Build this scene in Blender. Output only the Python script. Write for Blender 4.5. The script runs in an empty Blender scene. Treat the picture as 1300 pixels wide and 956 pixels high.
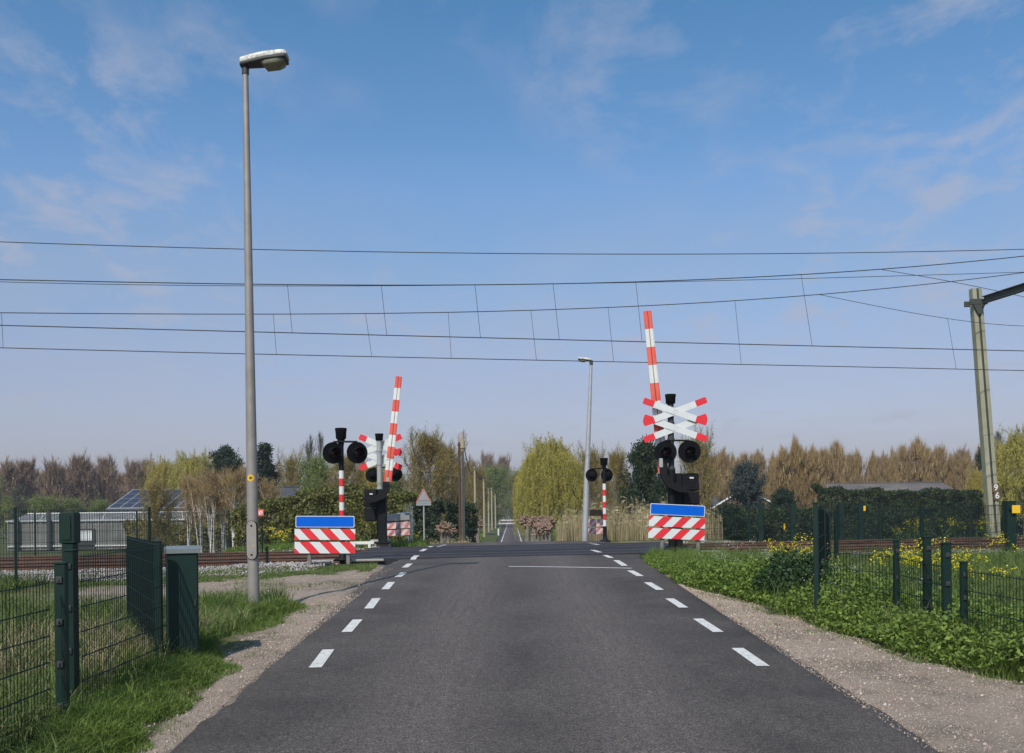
import bpy, math, random
import numpy as np
from mathutils import Vector, Matrix

random.seed(7)
RNG = np.random.default_rng(11)
sc = bpy.context.scene
COL = sc.collection
F = 1264.0                      # focal length in photo pixels (1300 wide)
ROLL = 0.0122
CR, SR = math.cos(ROLL), math.sin(ROLL)
EYE = 1.75
HAZE = 0.00042
SKEW = 0.2                      # tracks run at y = t + SKEW*x

# ---------------------------------------------------------------- measuring helpers
def P(px, py, Y):
    u = (px - 650) / F; v = (648 - py) / F
    return Vector(((u * CR + v * SR) * Y, Y, EYE + (-u * SR + v * CR) * Y))

def XG(px, Y, z):
    u = (px - 650) / F
    v = ((z - EYE) / Y + u * SR) / CR
    return (u * CR + v * SR) * Y

# ---------------------------------------------------------------- terrain functions
def smst(x):
    x = np.clip(x, 0, 1); return x * x * (3 - 2 * x)

def vnoise(x, y, seed=0):
    x = np.asarray(x, float); y = np.asarray(y, float)
    xi = np.floor(x).astype(np.int64); yi = np.floor(y).astype(np.int64)
    xf = x - xi; yf = y - yi
    def h(a, b):
        n = (a * 374761393 + b * 668265263 + seed * 1442695041) & 0xffffffff
        n = ((n ^ (n >> 13)) * 1274126177) & 0xffffffff
        return ((n ^ (n >> 16)) & 0xffff) / 65535.0
    u = xf * xf * (3 - 2 * xf); v = yf * yf * (3 - 2 * yf)
    return (h(xi, yi) * (1 - u) + h(xi + 1, yi) * u) * (1 - v) + (h(xi, yi + 1) * (1 - u) + h(xi + 1, yi + 1) * u) * v

def plane_z(y):
    a = -.15 + .0372 * np.asarray(y, float)
    a = np.maximum(a, -.9)
    k = .03
    return -k * np.logaddexp(-a / k, -.65 / k)

def drop(t):
    return 2.15 * smst((t - 33.5) / 34.0)

def road_z(x, y):
    t = y - SKEW * x
    return plane_z(y) - drop(t)

def terr_z(x, y):
    x = np.asarray(x, float); y = np.asarray(y, float)
    t = y - SKEW * x
    near = plane_z(y) - .035 - .10 * smst((np.abs(x - .2) - 3.2) / 3.0)
    z = near
    bed = .505 + .095 * smst((7.0 - np.abs(x)) / 1.2) * smst((23.9 - t) / .25)
    w = smst((t - 21.3) / 1.5)
    z = z * (1 - w) + bed * w
    far = .60 - .15 * smst((np.abs(x) - 7) / 3)
    w2 = smst((t - 31.7) / .9)
    z = z * (1 - w2) + far * w2
    z = z - drop(t) * (2.05 / 2.15)
    z = z - .6 * smst((-y - 5) / 60)
    bump = (vnoise(x * 1.7, y * 1.7, 3) - .5) * .05 + (vnoise(x * 5, y * 5, 4) - .5) * .02
    offroad = smst((np.abs(x - .2) - 2.75) / .4)
    return z + bump * offroad * (1 - .7 * w * (1 - w2))

XB_Y = [7, 8.96, 10.1, 11.1, 12.9, 14.5, 15.8, 16.6, 40]
XB_X = [5.6, 4.55, 4.05, 3.9, 3.55, 3.42, 2.98, 2.85, 2.8]
def veg_right(y):   # where weeds begin right of the road
    return np.interp(y, XB_Y, XB_X)
XL_Y = [6, 8.5, 9.5, 11, 12.3, 13.2, 14.3, 15.1, 15.9, 30]
XL_X = [-2.66, -2.74, -2.80, -3.1, -3.42, -3.2, -2.95, -3.3, -4.2, -4.6]
def veg_left(y):
    return np.interp(y, XL_Y, XL_X)

# ---------------------------------------------------------------- mesh helpers
class MB:
    def __init__(s): s.v = []; s.f = []; s.m = []; s.sm = []
    def add(s, verts, faces, mi=0, smooth=False):
        b = len(s.v); s.v += [tuple(v) for v in verts]
        for f in faces:
            s.f.append(tuple(b + i for i in f)); s.m.append(mi); s.sm.append(smooth)
    def box(s, c, d, rz=0, mi=0, M=None, bev=0):
        x, y, z = d[0] / 2, d[1] / 2, d[2] / 2
        if M is None: M = Matrix.Translation(c) @ Matrix.Rotation(rz, 4, 'Z')
        if bev <= 0:
            vs = [M @ Vector((a * x, b * y, e * z)) for a in (-1, 1) for b in (-1, 1) for e in (-1, 1)]
            s.add(vs, [(0, 1, 3, 2), (4, 6, 7, 5), (0, 4, 5, 1), (2, 3, 7, 6), (0, 2, 6, 4), (1, 5, 7, 3)], mi)
        else:
            b = min(bev, x * .9, y * .9, z * .9)
            ring = []
            for (ex, ey, zz) in ((x - b, y - b, -z), (x, y, -z + b), (x, y, z - b), (x - b, y - b, z)):
                bb = b * .8
                cs = [(-ex + bb, -ey), (ex - bb, -ey), (ex, -ey + bb), (ex, ey - bb), (ex - bb, ey), (-ex + bb, ey), (-ex, ey - bb), (-ex, -ey + bb)]
                ring.append([M @ Vector((p[0], p[1], zz)) for p in cs])
            vs = [v for r in ring for v in r]; fs = [tuple(range(7, -1, -1)), tuple(range(24, 32))]
            for k in range(3):
                for i in range(8):
                    j = (i + 1) % 8; fs.append((k * 8 + i, k * 8 + j, k * 8 + 8 + j, k * 8 + 8 + i))
            s.add(vs, fs, mi)
    def tube(s, pts, rad, n=8, mi=0, cap=True, smooth=True, sq=None):
        pts = [Vector(p) for p in pts]
        if not hasattr(rad, '__len__'): rad = [rad] * len(pts)
        vs = []; N = len(pts)
        up = None
        for i, p in enumerate(pts):
            d = (pts[min(i + 1, N - 1)] - pts[max(i - 1, 0)])
            if d.length < 1e-9: d = Vector((0, 0, 1))
            d.normalize()
            if up is None:
                up = Vector((0, 0, 1)) if abs(d.z) < .9 else Vector((1, 0, 0))
            a = d.cross(up)
            if a.length < 1e-6: a = d.orthogonal()
            a.normalize(); b = a.cross(d).normalized(); up = b
            for k in range(n):
                an = 2 * math.pi * k / n + (math.pi / n if n == 4 else 0)
                vs.append(p + (a * math.cos(an) + b * math.sin(an)) * rad[i])
        fs = []
        for i in range(N - 1):
            for k in range(n):
                k2 = (k + 1) % n
                fs.append((i * n + k, i * n + k2, (i + 1) * n + k2, (i + 1) * n + k))
        s.add(vs, fs, mi, smooth and n > 4)
        if cap:
            s.add(vs[:n][::-1], [tuple(range(n))], mi); s.add(vs[-n:], [tuple(range(n))], mi)
    def prism(s, poly, y0, y1, M=None, mi=0, mside=None):
        """poly in local xz, extruded along local y"""
        M = M or Matrix.Identity(4)
        a = [M @ Vector((p[0], y0, p[1])) for p in poly]; b = [M @ Vector((p[0], y1, p[1])) for p in poly]
        n = len(poly)
        s.add(a, [tuple(range(n))], mi); s.add(b, [tuple(range(n - 1, -1, -1))], mi if mside is None else mside)
        s.add(a + b, [(i, i + n, (i + 1) % n + n, (i + 1) % n) for i in range(n)], mi if mside is None else mside)
    def build(s, name, mats, parent=None, loc=None):
        me = bpy.data.meshes.new(name)
        me.from_pydata(s.v, [], s.f)
        mats = mats if isinstance(mats, (list, tuple)) else [mats]
        for m in mats: me.materials.append(m)
        me.polygons.foreach_set('material_index', s.m)
        me.polygons.foreach_set('use_smooth', s.sm)
        me.update()
        o = bpy.data.objects.new(name, me); COL.objects.link(o)
        if parent: o.parent = parent
        if loc: o.location = loc
        return o

def np_mesh(name, V, faces_list, mats, midx=None, smooth=False):
    """V (n,3); faces_list: list of (m,k) int arrays"""
    me = bpy.data.meshes.new(name)
    V = np.ascontiguousarray(V, dtype=np.float32)
    me.vertices.add(len(V)); me.vertices.foreach_set('co', V.ravel())
    loops = np.concatenate([f.ravel() for f in faces_list]).astype(np.int32)
    sizes = np.concatenate([np.full(len(f), f.shape[1]) for f in faces_list]).astype(np.int32)
    me.loops.add(len(loops)); me.loops.foreach_set('vertex_index', loops)
    me.polygons.add(len(sizes))
    st = np.zeros(len(sizes), np.int32); st[1:] = np.cumsum(sizes)[:-1]
    me.polygons.foreach_set('loop_start', st)
    mats = mats if isinstance(mats, (list, tuple)) else [mats]
    for m in mats: me.materials.append(m)
    if midx is not None: me.polygons.foreach_set('material_index', midx.astype(np.int32))
    if smooth: me.polygons.foreach_set('use_smooth', np.ones(len(sizes), bool))
    me.update(calc_edges=True)
    me.validate()
    return me

def np_obj(name, V, fl, mats, parent=None, midx=None, smooth=False):
    o = bpy.data.objects.new(name, np_mesh(name, V, fl, mats, midx, smooth)); COL.objects.link(o)
    if parent: o.parent = parent
    return o

def thing(name, label, cat, loc=(0, 0, 0), rz=0, group=None):
    o = bpy.data.objects.new(name, None); COL.objects.link(o)
    o.empty_display_size = .3
    o.location = loc; o.rotation_euler = (0, 0, rz)
    o['label'] = label; o['category'] = cat
    if group: o['group'] = group
    return o

def tag(o, label, cat, group=None):
    o['label'] = label; o['category'] = cat
    if group: o['group'] = group
    return o

def dup(root, loc, rz, label, scale=1.0, group=None):
    r = root.copy(); COL.objects.link(r); r.location = loc; r.rotation_euler = (0, 0, rz)
    r.scale = (scale,) * 3 if not hasattr(scale, '__len__') else scale
    r['label'] = label
    if group: r['group'] = group
    for ch in list(root.children):
        c = ch.copy(); COL.objects.link(c); c.parent = r
        for g in ch.children:
            d = g.copy(); COL.objects.link(d); d.parent = c
    return r

ORD = ['first', 'second', 'third', 'fourth', 'fifth', 'sixth', 'seventh', 'eighth', 'ninth', 'tenth', 'eleventh', 'twelfth',
       'thirteenth', 'fourteenth', 'fifteenth', 'sixteenth', 'seventeenth', 'eighteenth', 'nineteenth', 'twentieth',
       'twenty-first', 'twenty-second', 'twenty-third', 'twenty-fourth', 'twenty-fifth', 'twenty-sixth', 'twenty-seventh', 'twenty-eighth']

# ---------------------------------------------------------------- materials
def newmat(name):
    m = bpy.data.materials.new(name); m.use_nodes = True
    nt = m.node_tree; b = nt.nodes['Principled BSDF']
    return m, nt, b

def N(nt, t, **kw):
    n = nt.nodes.new(t)
    for k, v in kw.items():
        if k in n.inputs.keys() if isinstance(k, str) else False: n.inputs[k].default_value = v
        else: setattr(n, k, v)
    return n

def ramp(nt, fac, stops):
    r = nt.nodes.new('ShaderNodeValToRGB')
    e = r.color_ramp.elements
    while len(e) < len(stops): e.new(.5)
    for i, (p, c) in enumerate(stops):
        e[i].position = p; e[i].color = (*c, 1) if len(c) == 3 else c
    nt.links.new(fac, r.inputs[0]); return r.outputs[0]

def noise(nt, scale, detail=4, rough=.6, vec=None, dist=0):
    n = nt.nodes.new('ShaderNodeTexNoise'); n.inputs['Scale'].default_value = scale
    n.inputs['Detail'].default_value = detail; n.inputs['Roughness'].default_value = rough
    n.inputs['Distortion'].default_value = dist
    if vec is not None: nt.links.new(vec, n.inputs['Vector'])
    return n.outputs['Fac']

def coords(nt, which='Object', scale=None):
    c = nt.nodes.new('ShaderNodeTexCoord').outputs[which]
    if scale:
        m = nt.nodes.new('ShaderNodeMapping'); m.inputs['Scale'].default_value = scale
        nt.links.new(c, m.inputs[0]); return m.outputs[0]
    return c

def mix(nt, fac, a, b, mode='MIX'):
    n = nt.nodes.new('ShaderNodeMix'); n.data_type = 'RGBA'; n.blend_type = mode
    for s, v in ((0, fac), (6, a), (7, b)):
        if hasattr(v, 'is_output'): nt.links.new(v, n.inputs[s])
        elif s == 0: n.inputs[0].default_value = v
        else: n.inputs[s].default_value = (*v, 1)
    return n.outputs[2]

def math_(nt, op, a, b=None, clamp=False):
    n = nt.nodes.new('ShaderNodeMath'); n.operation = op; n.use_clamp = clamp
    for i, v in enumerate((a, b)):
        if v is None: continue
        if hasattr(v, 'is_output'): nt.links.new(v, n.inputs[i])
        else: n.inputs[i].default_value = v
    return n.outputs[0]

def bump(nt, b, h, strength=.3, dist=.01):
    n = nt.nodes.new('ShaderNodeBump'); n.inputs['Strength'].default_value = strength; n.inputs['Distance'].default_value = dist
    nt.links.new(h, n.inputs['Height']); nt.links.new(n.outputs[0], b.inputs['Normal'])

def plain(name, col, rough=.5, metal=0, var=.12, scale=6, dirt=None, dirt_amt=.35, bumpy=0, spec=.5):
    """paint / metal / concrete with grime and tonal variation"""
    m, nt, b = newmat(name)
    co = coords(nt)
    n1 = noise(nt, scale, 6, .65, co)
    lo = tuple(c * (1 - var) for c in col); hi = tuple(min(1, c * (1 + var)) for c in col)
    c = ramp(nt, n1, [(.3, lo), (.7, hi)])
    if dirt:
        n2 = noise(nt, scale * .4, 8, .75, coords(nt, scale=(1, 1, .35)))
        f = math_(nt, 'MULTIPLY', ramp(nt, n2, [(.48, (0, 0, 0)), (.68, (1, 1, 1))]), dirt_amt)
        c = mix(nt, f, c, dirt)
    nt.links.new(c, b.inputs['Base Color'])
    b.inputs['Metallic'].default_value = metal
    b.inputs['Specular IOR Level'].default_value = spec
    r = math_(nt, 'MULTIPLY_ADD', noise(nt, scale * 2, 4, .6, co), .25)
    r.node.inputs[2].default_value = rough - .12
    nt.links.new(r, b.inputs['Roughness'])
    if bumpy: bump(nt, b, noise(nt, scale * 6, 5, .7, co), bumpy, .01)
    return m

def leafmat(name, cols, transl=.3, rough=.55, nscale=.8):
    m, nt, b = newmat(name)
    g = nt.nodes.new('ShaderNodeNewGeometry')
    ri = g.outputs['Random Per Island']
    n = noise(nt, nscale, 3, .6, coords(nt))
    f = math_(nt, 'ADD', math_(nt, 'MULTIPLY', ri, .6), math_(nt, 'MULTIPLY', n, .8))
    f = math_(nt, 'SUBTRACT', f, .2, True)
    k = len(cols)
    c = ramp(nt, f, [(i / (k - 1), cc) for i, cc in enumerate(cols)])
    nt.links.new(c, b.inputs['Base Color']); b.inputs['Roughness'].default_value = rough
    b.inputs['Specular IOR Level'].default_value = .25
    if transl > 0:
        t = nt.nodes.new('ShaderNodeBsdfTranslucent'); nt.links.new(c, t.inputs[0])
        mx = nt.nodes.new('ShaderNodeMixShader'); mx.inputs[0].default_value = transl
        nt.links.new(b.outputs[0], mx.inputs[1]); nt.links.new(t.outputs[0], mx.inputs[2])
        nt.links.new(mx.outputs[0], nt.nodes['Material Output'].inputs[0])
    return m

def bark(name, a, b_, scale=3):
    m, nt, b = newmat(name)
    n = noise(nt, scale, 6, .7, coords(nt, scale=(1, 1, .3)))
    nt.links.new(ramp(nt, n, [(.3, a), (.7, b_)]), b.inputs['Base Color']); b.inputs['Roughness'].default_value = .9
    bump(nt, b, n, .5, .02)
    return m

M = {}
# asphalt
def asphalt(name, base, tint, lane=True):
    m, nt, b = newmat(name)
    co = coords(nt)
    fine = noise(nt, 75, 2, .8, co)
    mid = noise(nt, 26, 8, .85, coords(nt, scale=(.6, 1, 1)))
    big = noise(nt, .55, 5, .6, co, .4)
    c = ramp(nt, big, [(.32, tuple(x * .68 for x in base)), (.68, tuple(x * 1.35 for x in base))])
    if lane:
        sep = nt.nodes.new('ShaderNodeSeparateXYZ'); nt.links.new(co, sep.inputs[0])
        x = sep.outputs[0]
        # worn, reddish wheel paths either side of the centre
        w1 = math_(nt, 'ABSOLUTE', math_(nt, 'SUBTRACT', x, 1.0)); w2 = math_(nt, 'ABSOLUTE', math_(nt, 'SUBTRACT', x, -.75))
        w = math_(nt, 'MINIMUM', w1, w2)
        w = math_(nt, 'ADD', w, math_(nt, 'MULTIPLY', math_(nt, 'SUBTRACT', big, .5), 1.3))
        f = ramp(nt, w, [(.1, (1, 1, 1)), (.75, (0, 0, 0))])
        streak = noise(nt, 3.0, 5, .7, coords(nt, scale=(5, .25, 1)))
        f = math_(nt, 'MULTIPLY', f, ramp(nt, streak, [(.25, (.25, .25, .25)), (.75, (1, 1, 1))]))
        c = mix(nt, f, c, tint)
        c = mix(nt, math_(nt, 'MULTIPLY', ramp(nt, noise(nt, 2.2, 6, .75, coords(nt, scale=(2.2, .5, 1))), [(.56, (0, 0, 0)), (.72, (1, 1, 1))]), .35), c, tuple(x * .62 for x in base))
    c = mix(nt, .8, c, ramp(nt, mid, [(.36, (.5, .5, .5)), (.64, (1.55, 1.52, 1.5))]), 'MULTIPLY')
    c = mix(nt, .8, c, ramp(nt, fine, [(.34, (.3, .3, .3)), (.5, (.85, .85, .85)), (.64, (2.4, 2.3, 2.25))]), 'MULTIPLY')
    # stray chips and pale grit
    v = nt.nodes.new('ShaderNodeTexVoronoi'); v.inputs['Scale'].default_value = 9; nt.links.new(co, v.inputs['Vector'])
    chip = ramp(nt, v.outputs['Distance'], [(.02, (1, 1, 1)), (.045, (0, 0, 0))])
    chip = math_(nt, 'MULTIPLY', chip, ramp(nt, noise(nt, 1.3, 3, .6, co), [(.5, (0, 0, 0)), (.6, (.8, .8, .8))]))
    c = mix(nt, chip, c, (.28, .26, .24))
    nt.links.new(c, b.inputs['Base Color']); b.inputs['Roughness'].default_value = .82
    b.inputs['Specular IOR Level'].default_value = .35
    bump(nt, b, math_(nt, 'ADD', fine, math_(nt, 'MULTIPLY', mid, .6)), .45, .006)
    return m
M['asphalt'] = asphalt('asphalt', (.064, .055, .049), (.112, .093, .084))
M['asphalt_dark'] = asphalt('asphalt_dark', (.022, .022, .026), (.03, .03, .03), False)

def paint_worn():
    m, nt, b = newmat('road_paint')
    co = coords(nt)
    n = noise(nt, 26, 8, .8, co)
    streak = noise(nt, 20, 4, .7, coords(nt, scale=(3, .4, 1)))
    f = ramp(nt, math_(nt, 'ADD', math_(nt, 'MULTIPLY', n, .6), math_(nt, 'MULTIPLY', streak, .4)), [(.36, (0, 0, 0)), (.47, (1, 1, 1))])
    c = mix(nt, f, (.14, .13, .13), ramp(nt, noise(nt, 6, 5, .7, co), [(.3, (.5, .48, .45)), (.7, (.72, .70, .66))]))
    nt.links.new(c, b.inputs['Base Color']); b.inputs['Roughness'].default_value = .7
    return m
M['road_paint'] = paint_worn()

def ground_mat():
    m, nt, b = newmat('ground_soil')
    a = nt.nodes.new('ShaderNodeAttribute'); a.attribute_name = 'zone'
    sep = nt.nodes.new('ShaderNodeSeparateColor'); nt.links.new(a.outputs['Color'], sep.inputs[0])
    co = coords(nt)
    n1 = noise(nt, 3, 8, .7, co); n2 = noise(nt, 30, 6, .75, co); n3 = noise(nt, 120, 3, .7, co); nb = noise(nt, .05, 4, .6, co)
    grass = mix(nt, n2, (.045, .07, .018), (.11, .12, .045))
    grass = mix(nt, ramp(nt, nb, [(.4, (0, 0, 0)), (.6, (1, 1, 1))]), grass, mix(nt, n1, (.10, .095, .055), (.075, .10, .035)))
    dirt = mix(nt, n1, (.24, .18, .14), (.43, .355, .29))
    dirt = mix(nt, .9, dirt, ramp(nt, n3, [(.25, (.45, .45, .45)), (.5, (1, 1, 1)), (.75, (1.5, 1.5, 1.5))]), 'MULTIPLY')
    dirt = mix(nt, ramp(nt, n2, [(.52, (0, 0, 0)), (.66, (.75, .75, .75))]), dirt, (.10, .075, .055))
    dirt = mix(nt, ramp(nt, noise(nt, 1.1, 6, .7, co), [(.48, (0, 0, 0)), (.62, (.6, .6, .6))]), dirt, (.12, .10, .075))
    bal = mix(nt, n2, (.10, .085, .075), (.24, .21, .19))
    dry = mix(nt, n2, (.15, .13, .06), (.30, .25, .13))
    def thr(ch, lo=.35, hi=.65):
        s = math_(nt, 'ADD', sep.outputs[ch], math_(nt, 'MULTIPLY', math_(nt, 'SUBTRACT', n1, .5), .9))
        return ramp(nt, s, [(lo, (0, 0, 0)), (hi, (1, 1, 1))])
    c = mix(nt, thr(2), grass, dry); c = mix(nt, thr(0), c, dirt); c = mix(nt, thr(1, .45, .55), c, bal)
    nt.links.new(c, b.inputs['Base Color']); b.inputs['Roughness'].default_value = .95
    b.inputs['Specular IOR Level'].default_value = .1
    bump(nt, b, math_(nt, 'ADD', n2, n3), .6, .02)
    return m
M['ground'] = ground_mat()

def stone_mat(name, cols):
    m, nt, b = newmat(name)
    g = nt.nodes.new('ShaderNodeNewGeometry')
    k = len(cols)
    c = ramp(nt, g.outputs['Random Per Island'], [(i / (k - 1), cc) for i, cc in enumerate(cols)])
    c = mix(nt, .6, c, ramp(nt, noise(nt, 60, 4, .7, coords(nt)), [(.3, (.6, .6, .6)), (.7, (1.3, 1.3, 1.3))]), 'MULTIPLY')
    nt.links.new(c, b.inputs['Base Color']); b.inputs['Roughness'].default_value = .9
    return m
M['ballast'] = stone_mat('ballast_stone', [(.16, .13, .11), (.33, .30, .28), (.24, .2, .18), (.48, .45, .43), (.30, .26, .24), (.58, .55, .53)])
M['grit'] = stone_mat('shoulder_grit', [(.33, .25, .19), (.46, .37, .29), (.24, .17, .13), (.50, .42, .35), (.38, .25, .18), (.62, .56, .49)])

M['rail_rust'] = plain('rail_rust', (.115, .055, .034), .8, .1, .35, 5, (.06, .035, .03), .7, .2)
M['rail_head'] = plain('rail_head', (.20, .17, .16), .5, .5, .1, 8)
M['sleeper'] = plain('sleeper_wood', (.09, .065, .05), .9, 0, .3, 4, bumpy=.3)
M['pole_alu'] = plain('pole_metal', (.29, .26, .235), .55, .25, .12, 5, (.13, .12, .10), .35)
M['pole_light'] = plain('galvanised_pole', (.42, .42, .42), .5, .4, .1, 4)
def lichen_mat():
    m, nt, b = newmat('lichen_white')
    co = coords(nt)
    n = noise(nt, 22, 7, .75, co)
    c = ramp(nt, n, [(.36, (.16, .15, .12)), (.46, (.52, .50, .46)), (.62, (.80, .78, .74))])
    c = mix(nt, ramp(nt, noise(nt, 6, 4, .6, co), [(.62, (0, 0, 0)), (.72, (.6, .6, .6))]), c, (.42, .30, .06))
    nt.links.new(c, b.inputs['Base Color']); b.inputs['Roughness'].default_value = .8
    return m
M['lichen'] = lichen_mat()
M['dark_grey'] = plain('dark_grey_plastic', (.035, .035, .036), .6)
M['black'] = plain('signal_black', (.006, .006, .007), .6, 0, .25, 8, (.02, .019, .018), .3, spec=.2)
M['blackm'] = plain('matt_black', (.005, .005, .0055), .85, 0, .2, 8, spec=.12)
M['red'] = plain('sign_red', (.68, .025, .035), .4, 0, .07, 5, (.35, .04, .035), .2)
M['red_faded'] = plain('faded_barrier_red', (.72, .085, .05), .5, 0, .1, 5, (.75, .25, .18), .35)
M['white'] = plain('sign_white', (.64, .65, .64), .42, 0, .04, 6, (.5, .5, .48), .25)
M['white_off'] = plain('barrier_white', (.70, .69, .65), .5, 0, .05, 6, (.45, .43, .38), .3)
M['pink'] = plain('bleached_red', (.50, .16, .15), .6, 0, .2, 5, (.5, .35, .33), .5)
M['blue'] = plain('sign_blue', (.0, .105, .56), .5, 0, .05, 4, spec=.12)
M['grey_mast'] = plain('mast_grey', (.33, .34, .33), .6, .1, .1, 4, (.2, .2, .18), .3)
M['sign_back'] = plain('sign_back_grey', (.30, .31, .31), .55, .5, .1, 6)
M['board_back'] = plain('faded_board', (.58, .50, .49), .6, 0, .1, 6)
M['postwood'] = plain('grey_post', (.17, .16, .155), .8, 0, .2, 7, bumpy=.2)
M['brownwood'] = plain('brown_wood', (.12, .075, .04), .85, 0, .25, 7, bumpy=.2)
M['lensred'] = plain('dull_red_lens', (.035, .004, .004), .18, 0, .2, 4)
M['glasslens'] = plain('lamp_bowl', (.22, .21, .15), .25, 0, .2, 8)
M['yellow'] = plain('sign_yellow', (.75, .45, .02), .45, 0, .08, 6)
M['fgreen'] = plain('fence_green', (.0045, .020, .0145), .5, 0, .15, 5, (.015, .028, .02), .4, spec=.3)
M['fgreen_dk'] = plain('mesh_green', (.005, .016, .012), .55, 0, .15, 5, spec=.25)
M['cabinet'] = plain('cabinet_green', (.007, .024, .019), .5, 0, .12, 3, (.018, .032, .024), .35, spec=.3)
M['lid'] = plain('cabinet_lid', (.17, .19, .19), .5, 0, .12, 5, (.1, .11, .1), .5)
M['concrete'] = plain('concrete', (.33, .31, .28), .9, 0, .15, 4, (.18, .17, .14), .5, .3)
M['mast_concrete'] = plain('mast_concrete', (.30, .29, .20), .85, 0, .12, 3, (.17, .165, .10), .5, .2)
M['steel_green'] = plain('beam_steel', (.055, .06, .052), .6, .2, .15, 4)
M['wire'] = plain('wire', (.03, .032, .035), .6, .2, .1, 3)
M['glasshouse'] = plain('glasshouse_pane', (.15, .145, .13), .6, 0, .3, .6, (.20, .18, .15), .5)
M['gh_white'] = plain('white_frame', (.75, .76, .76), .5)
M['solar'] = plain('solar_cell', (.028, .030, .045), .42, 0, .15, .6)
M['roof_dark'] = plain('roof_dark', (.055, .06, .075), .7, 0, .15, 1.2)
M['roof_grey'] = plain('fibre_cement_roof', (.115, .10, .095), .9, 0, .25, .5, (.21, .19, .15), .5, spec=.2)
M['wall_brown'] = plain('brick_wall', (.22, .13, .09), .9, 0, .2, 3)
M['wall_grey'] = plain('grey_wall', (.25, .25, .24), .9, 0, .1, 2)
M['utility'] = plain('utility_pole', (.36, .29, .20), .85, 0, .15, 3, (.24, .19, .12), .3)
M['rustpole'] = plain('rusty_pole', (.085, .042, .02), .85, 0, .2, 3)
M['birchbark'] = bark('birch_bark', (.30, .28, .26), (.72, .70, .68), 5)
M['bark'] = bark('bark', (.05, .04, .03), (.15, .125, .10))
M['bark_lt'] = bark('pale_bark', (.13, .11, .085), (.29, .26, .21))
M['cutwood'] = bark('cut_wood', (.13, .08, .055), (.36, .24, .17), 7)
M['core'] = bark('hedge_core', (.02, .022, .010), (.045, .045, .022))

M['t_brown'] = leafmat('twig_brown', [(.10, .06, .04), (.24, .155, .10), (.44, .34, .26)], .1)
M['t_rust'] = leafmat('twig_rust', [(.14, .085, .03), (.29, .19, .07), (.48, .37, .21)], .1)
M['t_orange'] = leafmat('twig_orange', [(.19, .125, .03), (.32, .21, .06), (.38, .28, .09)], .15)
M['t_grey'] = leafmat('twig_grey', [(.07, .065, .05), (.13, .12, .09), (.18, .17, .125)], .1)
M['t_olive'] = leafmat('twig_olive', [(.10, .09, .025), (.20, .17, .045), (.30, .25, .08)], .2)
M['l_willow'] = leafmat('willow_leaf', [(.22, .20, .04), (.46, .41, .09), (.68, .58, .18)], .35)
M['l_willow2'] = leafmat('willow_leaf_golden', [(.24, .20, .04), (.48, .39, .08), (.66, .53, .14)], .35)
M['l_fresh'] = leafmat('fresh_leaf', [(.11, .15, .025), (.20, .26, .045), (.32, .36, .09)], .35)
M['l_dark'] = leafmat('conifer_needles', [(.009, .020, .009), (.022, .040, .016), (.05, .075, .03)], .05)
M['l_blue'] = leafmat('blue_spruce_needles', [(.018, .030, .026), (.045, .060, .055), (.085, .105, .095)], .05)
M['l_hedge'] = leafmat('laurel_hedge_leaf', [(.03, .04, .008), (.11, .115, .025), (.29, .26, .07)], .2)
M['l_thuja'] = leafmat('thuja_hedge_leaf', [(.012, .024, .007), (.030, .048, .012), (.085, .11, .028)], .1)
M['l_weed'] = leafmat('weed_leaf', [(.05, .095, .015), (.14, .21, .035), (.30, .38, .08)], .3, nscale=2)
M['l_grass'] = leafmat('grass_blade', [(.05, .10, .015), (.14, .21, .035), (.30, .37, .09)], .35, nscale=2)
M['l_mixed'] = leafmat('rough_grass', [(.055, .11, .02), (.12, .18, .04), (.30, .29, .13)], .3, nscale=1.5)
M['l_dry'] = leafmat('dry_grass', [(.20, .155, .075), (.36, .29, .16), (.48, .41, .25)], .3, nscale=1.5)
M['l_reed'] = leafmat('reed_stem', [(.26, .20, .10), (.42, .34, .19), (.55, .47, .30)], .3)
M['f_yellow'] = leafmat('yellow_petal', [(.60, .48, .01), (.80, .66, .015), (.85, .74, .04)], .3)
M['f_white'] = leafmat('white_petal', [(.5, .52, .45), (.72, .74, .68), (.8, .8, .76)], .3)
M['stem'] = leafmat('flower_stem', [(.05, .10, .02), (.10, .16, .035)], .2)

# ---------------------------------------------------------------- scattered foliage (numpy)
def rand_unit(n, rng):
    v = rng.normal(size=(n, 3)); return v / np.linalg.norm(v, axis=1, keepdims=True)

def diamonds(P0, size, rng, up=0.0, aspect=.5):
    n = len(P0)
    a = rand_unit(n, rng)
    nrm = rand_unit(n, rng); nrm[:, 2] += up; nrm /= np.linalg.norm(nrm, axis=1, keepdims=True)
    a = a - nrm * (a * nrm).sum(1, keepdims=True); a /= np.linalg.norm(a, axis=1, keepdims=True) + 1e-9
    b = np.cross(nrm, a)
    s = (size * rng.uniform(.6, 1.4, n))[:, None] if np.isscalar(size) else (size * rng.uniform(.7, 1.3, n))[:, None]
    V = np.stack([P0 - a * s * .5, P0 + b * s * aspect * .5 + a * s * .05, P0 + a * s * .5, P0 - b * s * aspect * .5 + a * s * .05], 1).reshape(-1, 3)
    return V, np.arange(4 * n).reshape(n, 4)

def spikes(P0, D, L, w, rng):
    """thin tapering triangles from P0 along D"""
    n = len(P0)
    D = D / (np.linalg.norm(D, axis=1, keepdims=True) + 1e-9)
    s = np.cross(D, rand_unit(n, rng)); s /= np.linalg.norm(s, axis=1, keepdims=True) + 1e-9
    L = np.broadcast_to(L, (n,))[:, None]; w = np.broadcast_to(w, (n,))[:, None]
    V = np.stack([P0 - s * w / 2, P0 + s * w / 2, P0 + D * L], 1).reshape(-1, 3)
    return V, np.arange(3 * n).reshape(n, 3)

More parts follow.
